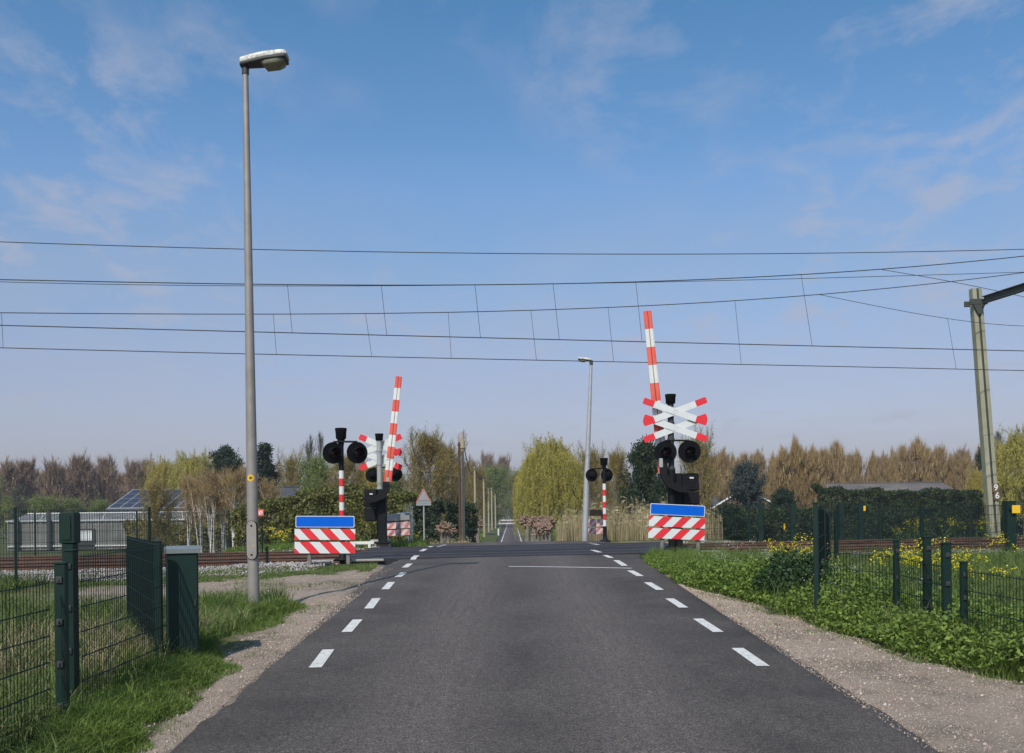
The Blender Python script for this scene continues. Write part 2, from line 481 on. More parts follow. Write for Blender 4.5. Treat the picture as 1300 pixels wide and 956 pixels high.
def blades(x, y, z, h, w, lean, rng):
    n = len(x)
    P0 = np.stack([x, y, z], 1)
    an = rng.uniform(0, 2 * np.pi, n)
    ld = np.stack([np.cos(an), np.sin(an), np.zeros(n)], 1)
    an2 = rng.uniform(0, 2 * np.pi, n)
    s = np.stack([np.cos(an2), np.sin(an2), np.zeros(n)], 1)
    ln = (lean * rng.uniform(.2, 1.2, n))[:, None]; h = h[:, None]; w = np.broadcast_to(w, (n,))[:, None]
    up = np.array([[0, 0, 1.0]])
    m = P0 + up * h * .55 + ld * ln * h * .25
    t = P0 + up * h * (1 - .25 * ln) + ld * ln * h
    V = np.stack([P0 - s * w / 2, P0 + s * w / 2, m + s * w * .4, m - s * w * .4, t], 1).reshape(-1, 3)
    i = np.arange(n)[:, None] * 5
    return V, i + np.array([[0, 1, 2, 3]]), i + np.array([[3, 2, 4]])

def cat(parts):
    Vs, Fs, off = [], {}, 0
    for V, *fl in parts:
        Vs.append(V)
        for f in fl: Fs.setdefault(f.shape[1], []).append(f + off)
        off += len(V)
    return np.concatenate(Vs), [np.concatenate(v) for v in Fs.values()]

# ---------------------------------------------------------------- world, camera, sun
SUN_EL = math.radians(46); SH = math.radians(19)      # shadows fall away and to the right
sundir = Vector((-math.sin(SH) * math.cos(SUN_EL), -math.cos(SH) * math.cos(SUN_EL), math.sin(SUN_EL)))
w = bpy.data.worlds.new('World'); sc.world = w; w.use_nodes = True
nt = w.node_tree; bg = nt.nodes['Background']
sky = nt.nodes.new('ShaderNodeTexSky'); sky.sky_type = 'NISHITA'; sky.sun_disc = False
sky.sun_elevation = SUN_EL; sky.sun_rotation = math.atan2(sundir.x, sundir.y)
sky.altitude = 0; sky.air_density = 1.0; sky.dust_density = 1.6; sky.ozone_density = 2.0
tc = nt.nodes.new('ShaderNodeTexCoord').outputs['Generated']
sp = nt.nodes.new('ShaderNodeSeparateXYZ'); nt.links.new(tc, sp.inputs[0])
zz = math_(nt, 'ADD', math_(nt, 'MAXIMUM', sp.outputs[2], 0), .12)
cx = math_(nt, 'DIVIDE', sp.outputs[0], zz); cy = math_(nt, 'DIVIDE', sp.outputs[1], zz)
cmb = nt.nodes.new('ShaderNodeCombineXYZ'); nt.links.new(cx, cmb.inputs[0]); nt.links.new(cy, cmb.inputs[1])
mp = nt.nodes.new('ShaderNodeMapping'); mp.inputs['Location'].default_value = (3.1, 1.7, 0); mp.inputs['Rotation'].default_value = (0, 0, .5)
mp.inputs['Scale'].default_value = (1.0, .75, 1)
nt.links.new(cmb.outputs[0], mp.inputs[0]); cv = mp.outputs[0]
cn = noise(nt, 4.6, 10, .64, cv, .3)
patch = noise(nt, 1.1, 3, .5, cv)
cf = math_(nt, 'MULTIPLY', ramp(nt, cn, [(.46, (0, 0, 0)), (.66, (1, 1, 1))]), ramp(nt, patch, [(.36, (0, 0, 0)), (.56, (1, 1, 1))]))
cf = math_(nt, 'MULTIPLY', cf, .62)
# thin veil low over the horizon
veil = math_(nt, 'MULTIPLY', ramp(nt, noise(nt, 1.6, 6, .6, cv), [(.35, (.1, .1, .1)), (.7, (1, 1, 1))]), ramp(nt, sp.outputs[2], [(.0, (.5, .5, .5)), (.20, (.55, .55, .55)), (.34, (.0, .0, .0))]))
cf = math_(nt, 'MAXIMUM', cf, math_(nt, 'MULTIPLY', veil, .75))
grade = ramp(nt, sp.outputs[2], [(.0, (1.02, .86, .97)), (.12, (1.0, .88, 1.0)), (.23, (.93, 1.02, 1.12)), (.31, (.84, 1.10, 1.28)), (.46, (.57, 1.02, 1.22))])
tint = mix(nt, 1.0, sky.outputs[0], grade, 'MULTIPLY')
skyc = mix(nt, cf, tint, (3.75, 3.95, 4.85))
nt.links.new(skyc, bg.inputs['Color']); bg.inputs['Strength'].default_value = .12

cam = bpy.data.cameras.new('camera'); co_ = bpy.data.objects.new('camera', cam); COL.objects.link(co_)
cam.sensor_fit = 'HORIZONTAL'; cam.sensor_width = 36; cam.lens = 36 * F / 1300
cam.shift_y = 170 / 1300; cam.clip_start = .05; cam.clip_end = 6000
Mx = Matrix(((CR, SR, 0, 0), (0, 0, -1, 0), (-SR, CR, 0, EYE), (0, 0, 0, 1)))
co_.matrix_world = Mx
sc.camera = co_
sl = bpy.data.lights.new('sun', 'SUN'); sl.energy = 4.0; sl.angle = math.radians(.5); sl.color = (1, .93, .83)
so = bpy.data.objects.new('sun', sl); COL.objects.link(so)
so.rotation_euler = (-sundir).to_track_quat('-Z', 'Y').to_euler()
sc.view_settings.view_transform = 'Standard'; sc.view_settings.look = 'None'; sc.view_settings.gamma = 1
sc.view_settings.exposure = 0
sc.cycles.max_bounces = 6; sc.cycles.transparent_max_bounces = 8

# ---------------------------------------------------------------- GROUND
def axis(lo, hi, step, far, grow=1.18):
    a = list(np.arange(lo, hi + 1e-6, step)); s = step; v = hi
    while v < far: s *= grow; v += s; a.append(v)
    s = step; v = lo; b = []
    while v > -far: s *= grow; v -= s; b.append(v)
    return np.array(b[::-1] + a)
ax = axis(-14, 14, .14, 3000); ay = axis(5, 38, .14, 3000)
X, Y = np.meshgrid(ax, ay); Z = terr_z(X, Y)
# the far ground drops just under the roads that lie on it
nx, ny = len(ax), len(ay)
idx = np.arange(nx * ny).reshape(ny, nx)
fq = np.stack([idx[:-1, :-1], idx[:-1, 1:], idx[1:, 1:], idx[1:, :-1]], -1).reshape(-1, 4)
# sink beneath the road surface
def road_halfs(y, x=0):
    """left and right edge of the asphalt"""
    l = np.interp(y, [-20, 0, 9, 12, 16.8, 20.8, 33, 45, 70, 110, 500], [-2.3, -2.35, -2.42, -2.48, -2.65, -2.7, -2.7, -2.2, -1.7, -1.65, -1.65])
    r = np.interp(y, [-20, 0, 9, 12, 16, 18.9, 22, 33, 45, 70, 110, 500], [2.8, 2.85, 2.88, 2.85, 2.81, 2.85, 3.0, 3.3, 2.3, 1.35, 1.25, 1.2])
    return l, r
l_, r_ = road_halfs(Y)
inside = smst((np.minimum(X - l_, r_ - X) - .02) / .12)
T = Y - SKEW * X
deckin = smst((np.minimum(X + 4.1, 5.1 - X)) / .15) * smst((np.minimum(T - 22.3, 33.6 - T)) / .1)
Z = Z - .30 * np.maximum(inside, deckin)
ground = np_obj('ground', np.stack([X, Y, Z], -1).reshape(-1, 3), [fq], M['ground'], smooth=True)
ground['kind'] = 'structure'
# zone attribute: where bare gravelly dirt, ballast and dry grass lie
nz = vnoise(X * 1.3, Y * 1.3, 9) - .5
dirt = np.zeros_like(X)
dirt = np.maximum(dirt, smst((veg_right(Y) + nz * .25 - X) / .2 + .5) * (X > 0) * (Y < 17.5))
dirt = np.maximum(dirt, smst((X - veg_left(Y) - nz * .6) / .3 + .5) * (X < 0) * (Y < 21.5))
dirt = np.maximum(dirt, smst((Y - 16.2 - nz) / .6) * smst((20.3 - Y + nz * 1.2) / .5) * (X < -2) * smst((X + 9) / 2))
dirt = np.clip(dirt, 0, 1) * (np.abs(X) < 12)
bal = smst((T - 21.5 + nz * .5) / .5) * smst((32.0 - T + nz * .5) / .6)
dry = np.clip(vnoise(X * .5, Y * .5, 21) * .6 + .25 * (Y > 17) * (Y < 24), 0, 1) * smst((60 - Y) / 20)
colr = np.stack([dirt, bal, dry, np.ones_like(dirt)], -1).reshape(-1, 4).astype(np.float32)
ca = ground.data.attributes.new('zone', 'FLOAT_COLOR', 'POINT'); ca.data.foreach_set('color', colr.ravel())

# ---------------------------------------------------------------- ROAD (approach, crossing and the lane beyond)
ys = np.concatenate([np.arange(-20, 4, 1.0), np.arange(4, 40, .1), np.arange(40, 120, 1.5), np.arange(120, 520, 20)])
nc = 33
rows = []
for yv in ys:
    l, r = road_halfs(yv)
    if 3 < yv < 30:
        l += (vnoise(yv * 1.3, .5, 5) - .5) * .14 + (vnoise(yv * 4.5, .5, 6) - .5) * .08
        r += (vnoise(yv * 1.1, 9.5, 7) - .5) * .16 + (vnoise(yv * 4.5, 3.5, 8) - .5) * .08
    xs = np.linspace(l, r, nc)
    zz_ = road_z(xs, np.full(nc, yv)) - .015 * ((xs - .2) / 2.6) ** 2
    rows.append(np.stack([xs, np.full(nc, yv), zz_], -1))
    
R_ = np.array(rows)
skirtL = R_[:, :1].copy(); skirtL[:, :, 2] -= .12; skirtL[:, :, 0] -= .04
skirtR = R_[:, -1:].copy(); skirtR[:, :, 2] -= .12; skirtR[:, :, 0] += .04
R2 = np.concatenate([skirtL, R_, skirtR], 1)
ni, nj = R2.shape[:2]; ix = np.arange(ni * nj).reshape(ni, nj)
rf = np.stack([ix[:-1, :-1], ix[:-1, 1:], ix[1:, 1:], ix[1:, :-1]], -1).reshape(-1, 4)
road = np_obj('road', R2.reshape(-1, 3), [rf], M['asphalt'], smooth=True); road['kind'] = 'structure'

# crossing deck: newer darker asphalt between and outside the rails
def sheet(name, fn_u, us, vs, mat, parent=None, lift=.004):
    pts = []
    for u in us:
        for v in vs: pts.append(fn_u(u, v))
    n1, n2 = len(us), len(vs); ii = np.arange(n1 * n2).reshape(n1, n2)
    ff = np.stack([ii[:-1, :-1], ii[1:, :-1], ii[1:, 1:], ii[:-1, 1:]], -1).reshape(-1, 4)
    return np_obj(name, np.array(pts), [ff], mat, parent)
def edge_wob(u): return 0
deck = MB()
us = np.linspace(-4.3, 5.0, 32)
def rz(x, y): return float(road_z(x, y))
def deck_strip(t0, t1, xl, xr, z0=.6595, n=14):
    mb_pts = []
    xs = np.linspace(xl, xr, n)
    top = [(x, t0 + SKEW * x, z0) for x in xs] + [(x, t1 + SKEW * x, z0) for x in xs[::-1]]
    m_ = len(top)
    bot = [(p[0], p[1], z0 - .2) for p in top]
    deck.add(top + bot, [tuple(range(m_))] + [(i, (i + 1) % m_, (i + 1) % m_ + m_, i + m_)[::-1] for i in range(m_)])
GA = .7175 + .035      # gauge half + half rail head
T1, T2 = 25.25, 29.1
g = .041
deck_strip(T1 + GA + g - 2 * GA, T1 + GA - g, -4.1, 5.0)
deck_strip(T1 + GA + g, T2 - GA - g, -4.2, 5.1)
deck_strip(T2 - GA + g, T2 + GA - g, -4.2, 5.1)
deck_strip(T2 + GA + g, 31.6, -4.3, 4.9)
deck_strip(23.9, T1 - GA - g, -3.9, 4.7)
dk = deck.build('crossing_deck', M['asphalt_dark']); dk['kind'] = 'structure'

# painted edge dashes, read off as road-edge positions; each strip follows the road surface
def strip_on_road(mb, x0, y0, x1, y1, wd, lift=.006):
    n = max(2, int(abs(y1 - y0) / .2) + 2)
    d = Vector((x1 - x0, y1 - y0)).normalized(); s = Vector((d.y, -d.x)) * wd / 2
    pts = []
    for i in range(n):
        f = i / (n - 1); x = x0 + (x1 - x0) * f; y = y0 + (y1 - y0) * f
        for sg in (-1, 1):
            xx = x + s.x * sg; yy = y + s.y * sg
            t = yy - SKEW * xx
            z = float(road_z(xx, yy)) - .015 * ((xx - .2) / 2.6) ** 2
            if 23.88 < t < 31.62: z = max(z, .660)
            pts.append((xx, yy, z + lift))
    mb.add(pts, [(2 * i, 2 * i + 1, 2 * i + 3, 2 * i + 2) for i in range(n - 1)])
def px_ground(px, py):
    """distance at which the sight line through this spot meets the approach road"""
    lo, hi = 3., 60.
    for y in np.arange(4, 60, .02):
        p = P(px, py, y)
        if p.z <= float(plane_z(y)): return p
    return P(px, py, 33)
eL = MB(); eR = MB()
# left: (top px,py) - (bottom px,py) of dash centre lines
for a, b in [((417, 824), (400, 847)), ((454, 786), (440, 802)), ((478, 759), (468, 772)), ((497, 738.5), (489, 747.5)), ((513, 726.5), (505, 732)), ((520.5, 715), (514, 720)), ((529.5, 706), (524, 710)), ((540, 697.5), (535, 700.5)), ((550, 693.5), (545, 695.2))]:
    p, q = px_ground(*a), px_ground(*b); strip_on_road(eL, q.x, q.y, p.x, p.y, .13)
for a, b in [((936, 822), (969, 845)), ((886, 785), (912, 802)), ((850, 759.5), (868, 771)), ((822, 739), (838, 748.5)), ((800, 724), (813, 731)), ((782, 711), (793, 718)), ((768, 704.6), (776, 708)), ((752, 699), (762, 702))]:
    p, q = px_ground(*a), px_ground(*b); strip_on_road(eR, q.x, q.y, p.x, p.y, .13)
for a, b in [(30.6, 31.4), (32.2, 32.9)]:
    strip_on_road(eL, -2.3, a, -2.2, b, .13); strip_on_road(eR, 2.65, a, 2.55, b, .13)
for sgx, mb in ((-1.13, eL), (.93, eR)):
    strip_on_road(mb, sgx, 75, sgx, 300, .10, .02)
o = eL.build('left_edge_marking', M['road_paint'], road); o = eR.build('right_edge_marking', M['road_paint'], road)
st = MB(); p, q = px_ground(646, 719.5), px_ground(802, 721); strip_on_road(st, p.x, p.y, q.x, q.y, .10)
st.build('stop_line', M['road_paint'], road)

# concrete edge strips beside the deck
for (x0, t0, x1, t1, zc, lab, nm) in [(-4.75, 23.95, -3.95, 23.95, .585, 'pale concrete kerb strip at the near left corner of the crossing deck', 'kerb_strip'),
                                      (-3.95, 23.86, -3.0, 23.86, .585, 'thin pale kerb edge between the left board and the road at the crossing deck', 'kerb_strip'),
                                      (4.75, 24.2, 5.3, 24.2, .60, 'short concrete kerb strip at the near right corner of the deck', 'kerb_strip')]:
    mb = MB(); c = Vector(((x0 + x1) / 2, (t0 + t1) / 2 + SKEW * (x0 + x1) / 2, zc)); mb.box(c + Vector((0, 0, .045)), (x1 - x0, .14, .06), math.atan(SKEW), bev=.015)
    o = mb.build(nm, M['concrete']); o['kind'] = 'structure'

# ---------------------------------------------------------------- RAILWAY TRACKS
def rail_mesh(tc_, s):
    mb = MB()
    d = Vector((1, SKEW, 0)).normalized(); nrm = Vector((-d.y, d.x, 0))
    prof = [(-.07, 0), (.07, 0), (.07, .012), (.012, .03), (.010, .12), (.034, .13), (.036, .158), (.028, .166), (-.028, .166), (-.036, .158), (-.034, .13), (-.010, .12), (-.012, .03), (-.07, .012)]
    off = Vector((0, tc_, 0)) + nrm * s * GA
    xs = np.concatenate([np.arange(-160, -20, 20), np.arange(-20, 24, 2), np.arange(24, 170, 20)])
    prev = None; vs = []
    for x in xs:
        c = off + d * (x / d.x)
        c.z = .496
        if abs(x) > 30: pass
        for (a, b) in prof: vs.append(c + nrm * a + Vector((0, 0, b)))
    n = len(prof); fs = []; 
    for i in range(len(xs) - 1):
        for k in range(n):
            k2 = (k + 1) % n; fs.append((i * n + k, (i + 1) * n + k, (i + 1) * n + k2, i * n + k2))
    mb.add(vs, fs)
    mb.m = [1 if (i % n) == 7 else 0 for i in range(len(fs))]
    return mb
for tc_, lab in ((T1, 'rusty near track with two rails running across the road before the other track'), (T2, 'rusty far track on the side of the crossing away from the warning boards')):
    t = thing('railway_track', lab, 'railway track', (0, 0, 0), 0, 'railway tracks')
    for s in (-1, 1): rail_mesh(tc_, s).build('rail', [M['rail_rust'], M['rail_head']], t)
    mb = MB()
    for x in np.arange(-60, 75, .62):
        if -4.4 < x < 5.2: continue
        mb.box((x, tc_ + SKEW * x, .41), (.24, 2.55, .17), math.atan(SKEW), bev=.02)
    mb.build('sleepers', M['sleeper'], t)['kind'] = 'stuff'

# ballast stones, one loose mass
def rocks(name, x, y, z, size, rng, mat, label=None):
    n = len(x)
    base = np.array([[1, 0, 0], [-.5, .87, 0], [-.5, -.87, 0], [0, 0, .75], [0, 0, -.5], [.3, .5, .5]], float)
    fc = np.array([[0, 5, 3], [5, 1, 3], [1, 2, 3], [2, 0, 3], [0, 5, 4], [5, 1, 4], [1, 2, 4], [2, 0, 4]])
    fc = np.array([[0, 5, 3], [5, 1, 3], [1, 2, 3], [2, 0, 3], [5, 0, 4], [1, 5, 4], [2, 1, 4], [0, 2, 4]])
    B = base[None] * rng.uniform(.6, 1.3, (n, 6, 3)) 
    q = rand_unit(n, rng); ang = rng.uniform(0, 6.28, n)
    K = np.zeros((n, 3, 3)); K[:, 0, 1] = -q[:, 2]; K[:, 0, 2] = q[:, 1]; K[:, 1, 0] = q[:, 2]; K[:, 1, 2] = -q[:, 0]; K[:, 2, 0] = -q[:, 1]; K[:, 2, 1] = q[:, 0]
    Rm = np.eye(3)[None] + np.sin(ang)[:, None, None] * K + (1 - np.cos(ang))[:, None, None] * (K @ K)
    V = np.einsum('nij,nkj->nki', Rm, B) * size[:, None, None] + np.stack([x, y, z], 1)[:, None]
    Fc = (np.arange(n)[:, None, None] * 6 + fc[None]).reshape(-1, 3)
    o = np_obj(name, V.reshape(-1, 3), [Fc], mat); o['kind'] = 'stuff'
    if label: o['label'] = label
    return o
rng = np.random.default_rng(5)
def band(n, xl, xr, t0, t1, rng):
    x = rng.uniform(xl, xr, n); t = rng.uniform(t0, t1, n); return x, t + SKEW * x, t
xs_, ys_, ts_ = [], [], []
for n, a, b, c, d in ((15000, -16, -4.1, 21.3, 24.6), (9000, 5.0, 18, 21.3, 24.6), (8000, -18, -4.2, 24.6, 32.6), (9000, 5.1, 24, 24.6, 32.6)):
    x, y, t = band(n, a, b, c, d, rng); xs_.append(x); ys_.append(y); ts_.append(t)
x = np.concatenate(xs_); y = np.concatenate(ys_)
rocks('ballast_stones', x, y, terr_z(x, y) + rng.uniform(0, .035, len(x)), rng.uniform(.02, .045, len(x)), rng, M['ballast'], 'grey and white crushed stone ballast around the rails')
# grit on both shoulders
n = 34000
y = rng.uniform(5.8, 17, n); u = rng.uniform(0, 1, n) ** 1.0
x = 2.80 + u * (veg_right(y) + .25 - 2.80)
n2 = 20000
y2 = rng.uniform(5.8, 20.5, n2); x2 = -2.45 - rng.uniform(0, 1, n2) * (.55 + np.where(y2 > 16, 3.0, 0.0) + .2)
x = np.concatenate([x, x2]); y = np.concatenate([y, y2])
lr = road_halfs(y)
z = np.where((x > lr[0] - .05) & (x < lr[1] + .05), road_z(x, y) - .018 + .004, terr_z(x, y))
sz = rng.uniform(.003, .010, len(x)) * np.where(rng.uniform(size=len(x)) > .97, 2.6, 1)
rocks('shoulder_grit', x, y, z, sz, rng, M['grit'], 'fine pinkish grit and pebbles on the road shoulders')
#@@PART2
# ---------------------------------------------------------------- STREET LAMPS
def street_lamp(label, base, top, r0, r1, head_len, sgn, polemat, details=False):
    base = Vector(base); top = Vector(top); h = (top - base)
    t = thing('street_lamp', label, 'street lamp', base)
    mb = MB(); mb.tube([Vector((0, 0, -.3)), h * .3, h * .6, h], [r0, r0 * .85 + r1 * .15, r0 * .45 + r1 * .55, r1], 20); mb.build('pole', polemat, t)
    mb = MB(); mb.tube([h - Vector((0, 0, .12)), h - Vector((0, 0, .03)), h + Vector((0, 0, .02))], [r1 * 1.25, r1 * 1.3, r1 * 1.05], 14); mb.build('collar', M['dark_grey'], t)
    # lamp housing: lofted cross sections
    L = head_len
    secs = [(-.105, .055, .04, -.004), (-.09, .075, .056, -.002), (.10, .10, .062, .016), (.42, .14, .064, .042), (.82, .15, .058, .068), (.90, .14, .050, .074), (.93, .10, .03, .072)]
    def loft(mb, secs, zt, zb, mi=0):
        vs = []; n = 12
        for (s, wy, hz, zc) in secs:
            for k in range(n):
                a = 2 * math.pi * k / n
                ca, sa = math.cos(a), math.sin(a)
                sx = math.copysign(abs(ca) ** .32, ca); sz_ = math.copysign(abs(sa) ** .36, sa)
                z = zc + hz * (sz_ * (zt if sz_ > 0 else zb))
                vs.append(h + Vector((sgn * s * L, sx * wy * L / .62, .05 + z * L / .62)))
        fs = [tuple(range(n)), tuple(range((len(secs) - 1) * n, len(secs) * n))[::-1]]
        for i in range(len(secs) - 1):
            for k in range(n):
                k2 = (k + 1) % n; fs.append((i * n + k, i * n + k2, (i + 1) * n + k2, (i + 1) * n + k))
        mb.add(vs, fs, mi, True)
    mb = MB(); loft(mb, secs, 1.0, .45); hd = mb.build('lamp_housing', M['lichen'], t)
    mb = MB(); loft(mb, [(s + (.01 if s > .5 else 0), wy * .985, hz * .5, zc - .03) for s, wy, hz, zc in secs[:-1]], 0.3, 1.1); mb.build('underside', M['dark_grey'], hd)
    mb = MB(); loft(mb, [(.36, .09, .02, -.0), (.46, .125, .085, .01), (.72, .135, .085, .03), (.84, .12, .07, .04), (.90, .08, .02, .05)], .2, 1.15); mb.build('lamp_bowl', M['glasslens'], hd)
    if details:
        d = h.normalized()
        def at(zz): return d * (zz / d.z)
        mb = MB()      # rounded door: stadium prism on the front of the pole
        zc0, zc1 = P(322, 703, 14.4).z - base.z, P(322, 668, 14.4).z - base.z
        rr = .07; poly = []
        for k in range(9):
            a = math.pi * k / 8; poly.append((rr * math.cos(a), zc1 + rr * math.sin(a) * 1.1))
        for k in range(9):
            a = math.pi + math.pi * k / 8; poly.append((rr * math.cos(a), zc0 + rr * math.sin(a) * 1.1))
        y_f = -r0 * .98
        mb.prism(poly, y_f - .016, y_f + .05)
        dr = mb.build('access_door', polemat, t)
        mb = MB(); mb.prism([(p[0] * 1.12, (p[1] - (zc0 + zc1) / 2) * 1.022 + (zc0 + zc1) / 2) for p in poly], y_f - .006, y_f + .05); mb.build('door_gasket', M['black'], dr)
        for zc in (zc0 - .01, zc1 + .01):
            mb = MB(); mb.tube([(0, y_f - .026, zc), (0, y_f - .012, zc)], .013, 10); mb.build('lock_bolt', M['black'], dr)
        mb = MB(); mb.tube([(.03, y_f - .021, zc0 + .12), (.03, y_f - .0165, zc0 + .12)], .012, 10); mb.build('yellow_mark', M['yellow'], dr)
        zs = P(319, 607, 14.4).z - base.z; c = at(zs)
        mb = MB(); rs = r0 * .80
        ring = lambda R, yy: [Vector((c.x + R * math.cos(a) * 1, -math.sqrt(max((r0 * .91) ** 2 - (R * math.cos(a)) ** 2, 0)) + yy, zs + R * math.sin(a))) for a in [2 * math.pi * k / 24 for k in range(24)]]
        o1 = ring(.05, -.004); o2 = ring(.022, -.004); cc = Vector((c.x, -r0 * .91 - .005, zs))
        mb.add(o1 + o2, [(k, (k + 1) % 24, 24 + (k + 1) % 24, 24 + k) for k in range(24)], 0)
        mb.add(o2 + [cc], [(k, (k + 1) % 24, 24) for k in range(24)], 1)
        mb.build('round_sticker', [M['yellow'], M['brownwood']], t)
    return t
b = P(322.5, 772, 14.4); b.z = float(terr_z(b.x, 14.4)) + .0
tp = P(311.5, 84, 14.4)
street_lamp('tall grey street lamp on the left verge with a lichen-covered head and yellow round sticker', b, tp, .083, .040, .66, 1, M['pole_alu'], True)
b = P(742, 687, 35.6); tp = P(750.5, 459, 35.6)
street_lamp('pale slightly leaning street lamp beyond the tracks beside the reeds', b, tp, .115, .05, .50, -1, M['pole_light'])

# ---------------------------------------------------------------- WARNING BOARDS
def boards(label, xl, xr, Y, ytops, slope_px, flip, base_z, facing=0, back=False, blue=True, extra_group='striped warning boards at the crossing'):
    """xl,xr: photo columns; ytops: (top,bottom) photo rows of each board, upper first"""
    c = P((xl + xr) / 2, 660, Y); cx = c.x; wdt = (P(xr, 660, Y) - P(xl, 660, Y)).x
    t = thing('warning_board', label, 'warning board', (cx, Y, base_z), facing, extra_group)
    tilt = -math.atan(slope_px / (xr - xl)) - ROLL
    RT = Matrix.Rotation(-tilt, 4, 'Y')
    wdt = wdt / max(.3, math.cos(facing))
    zm = [(P(650 + (xl + xr) / 2 - 650, a, Y).z - base_z, P((xl + xr) / 2, b_, Y).z - base_z) for a, b_ in ytops]
    zc_all = zm[1][0]
    def TM(zc): return Matrix.Translation((0, 0, zc_all)) @ RT @ Matrix.Translation((0, 0, zc - zc_all))
    for k, (za, zb) in enumerate(zm):
        hh = za - zb; zc = (za + zb) / 2; Mk = TM(zc)
        if k == 0 and blue:
            mb = MB(); rr = .025
            poly = []
            for (sx, sz, a0) in ((1, 1, 0), (-1, 1, 90), (-1, -1, 180), (1, -1, 270)):
                for q in range(4):
                    a = math.radians(a0 + q * 30); poly.append((sx * (wdt * .485 - rr) + rr * math.cos(a), sz * (hh / 2 - rr) + rr * math.sin(a)))
            mb.prism(poly, -.008, .008, Mk, 0, 1)
            pl = mb.build('blue_panel', [M['white'], M['sign_back']], t)
            mb = MB(); sxx = (wdt * .485 - .014) / (wdt * .485); szz = (hh / 2 - .014) / (hh / 2)
            mb.prism([(p[0] * sxx, p[1] * szz) for p in poly], -.0115, -.0085, Mk, 0, 0)
            mb.build('blue_field', M['blue'], pl)
            continue
        if k == 0 and not blue:
            mb = MB(); mb.box((0, 0, 0), (wdt, .025, hh), M=Mk, bev=.006); mb.build('top_panel', blue_mat_back, t); continue
        # striped board built of slanted red and white cells
        mb = MB()
        per = wdt / 3.0; sk = hh * .95
        def cell(x0, x1, mi):
            # parallelogram clipped to the board
            s_ = sk if not flip else -sk
            poly = [(x0 - s_ / 2, -hh / 2), (x1 - s_ / 2, -hh / 2), (x1 + s_ / 2, hh / 2), (x0 + s_ / 2, hh / 2)]
            for side, lim in ((-1, -wdt / 2), (1, wdt / 2)):
                out = []
                for i in range(len(poly)):
                    p, q = poly[i], poly[(i + 1) % len(poly)]
                    pin = side * p[0] <= side * lim + 1e-9; qin = side * q[0] <= side * lim + 1e-9
                    if pin: out.append(p)
                    if pin != qin:
                        f = (lim - p[0]) / (q[0] - p[0]); out.append((lim, p[1] + (q[1] - p[1]) * f))
                poly = out
                if len(poly) < 3: return
            mb.prism(poly, -.012, .012, Mk, mi, 2)
        x = -wdt / 2 - per * 1.5; i = 0
        while x < wdt / 2 + per:
            cell(x, x + per / 2, 0); cell(x + per / 2, x + per, 1); x += per
        rm, wm = (M['red'], M['white']) if not back else (M['pink'], M['board_back'])
        mb.build('striped_board', [rm, wm, M['sign_back']], t)
    # posts behind the boards
    pz = zm[0][0] if blue else zm[0][0] - .03
    for s in (-.27, .37) if not back else (-.4, .4):
        mb = MB(); mb.box((s * wdt, .062, (pz - .04 - .4) / 2), (.075, .075, pz - .04 + .4), bev=.008); mb.build('post', M['postwood'], t)
    return t
blue_mat_back = M['sign_back']
boards('left board by the track with plain blue panel above two red and white striped planks', 374, 451, 21.5, [(655, 669.5), (671.5, 685.5), (688, 702.5)], 0.2, True, .5)
tb = boards('right board at the verge with plain blue panel above two red and white striped planks', 824, 895.5, 22.8, [(640.5, 654.5), (656.5, 669.5), (671.5, 684.5)], 3.4, False, .5)
boards('small grey-topped striped board beyond the tracks beside yellow flowers on the left', 488, 521, 33.6, [(652, 661), (663, 671), (672.5, 680)], -2, False, .45, -.35, True, False)
blue_mat_back = M['brownwood']
boards('brown-topped striped board among reeds behind the slim far signal post', 743, 768, 36.5, [(647, 655), (659, 668.5), (670.5, 678)], 0, False, .3, .2, True, False)
# white pipe frame beside the far left board
t = thing('pipe_frame', 'thin white pipe bracket standing beside the grey-topped striped board', 'pipe frame', (P(520, 660, 33.9).x, 33.9, .45))
mb = MB(); zt = P(520, 652, 33.9).z - .45; mb.tube([(-.45, 0, zt), (-.03, 0, zt + .03), (.06, 0, zt), (.09, 0, zt - .12), (.09, 0, -.3)], .022, 8); mb.build('pipe', M['white_off'], t)
mb = MB(); mb.box((.09, 0, .03), (.14, .14, .06), bev=.01); mb.build('foot', M['concrete'], t)

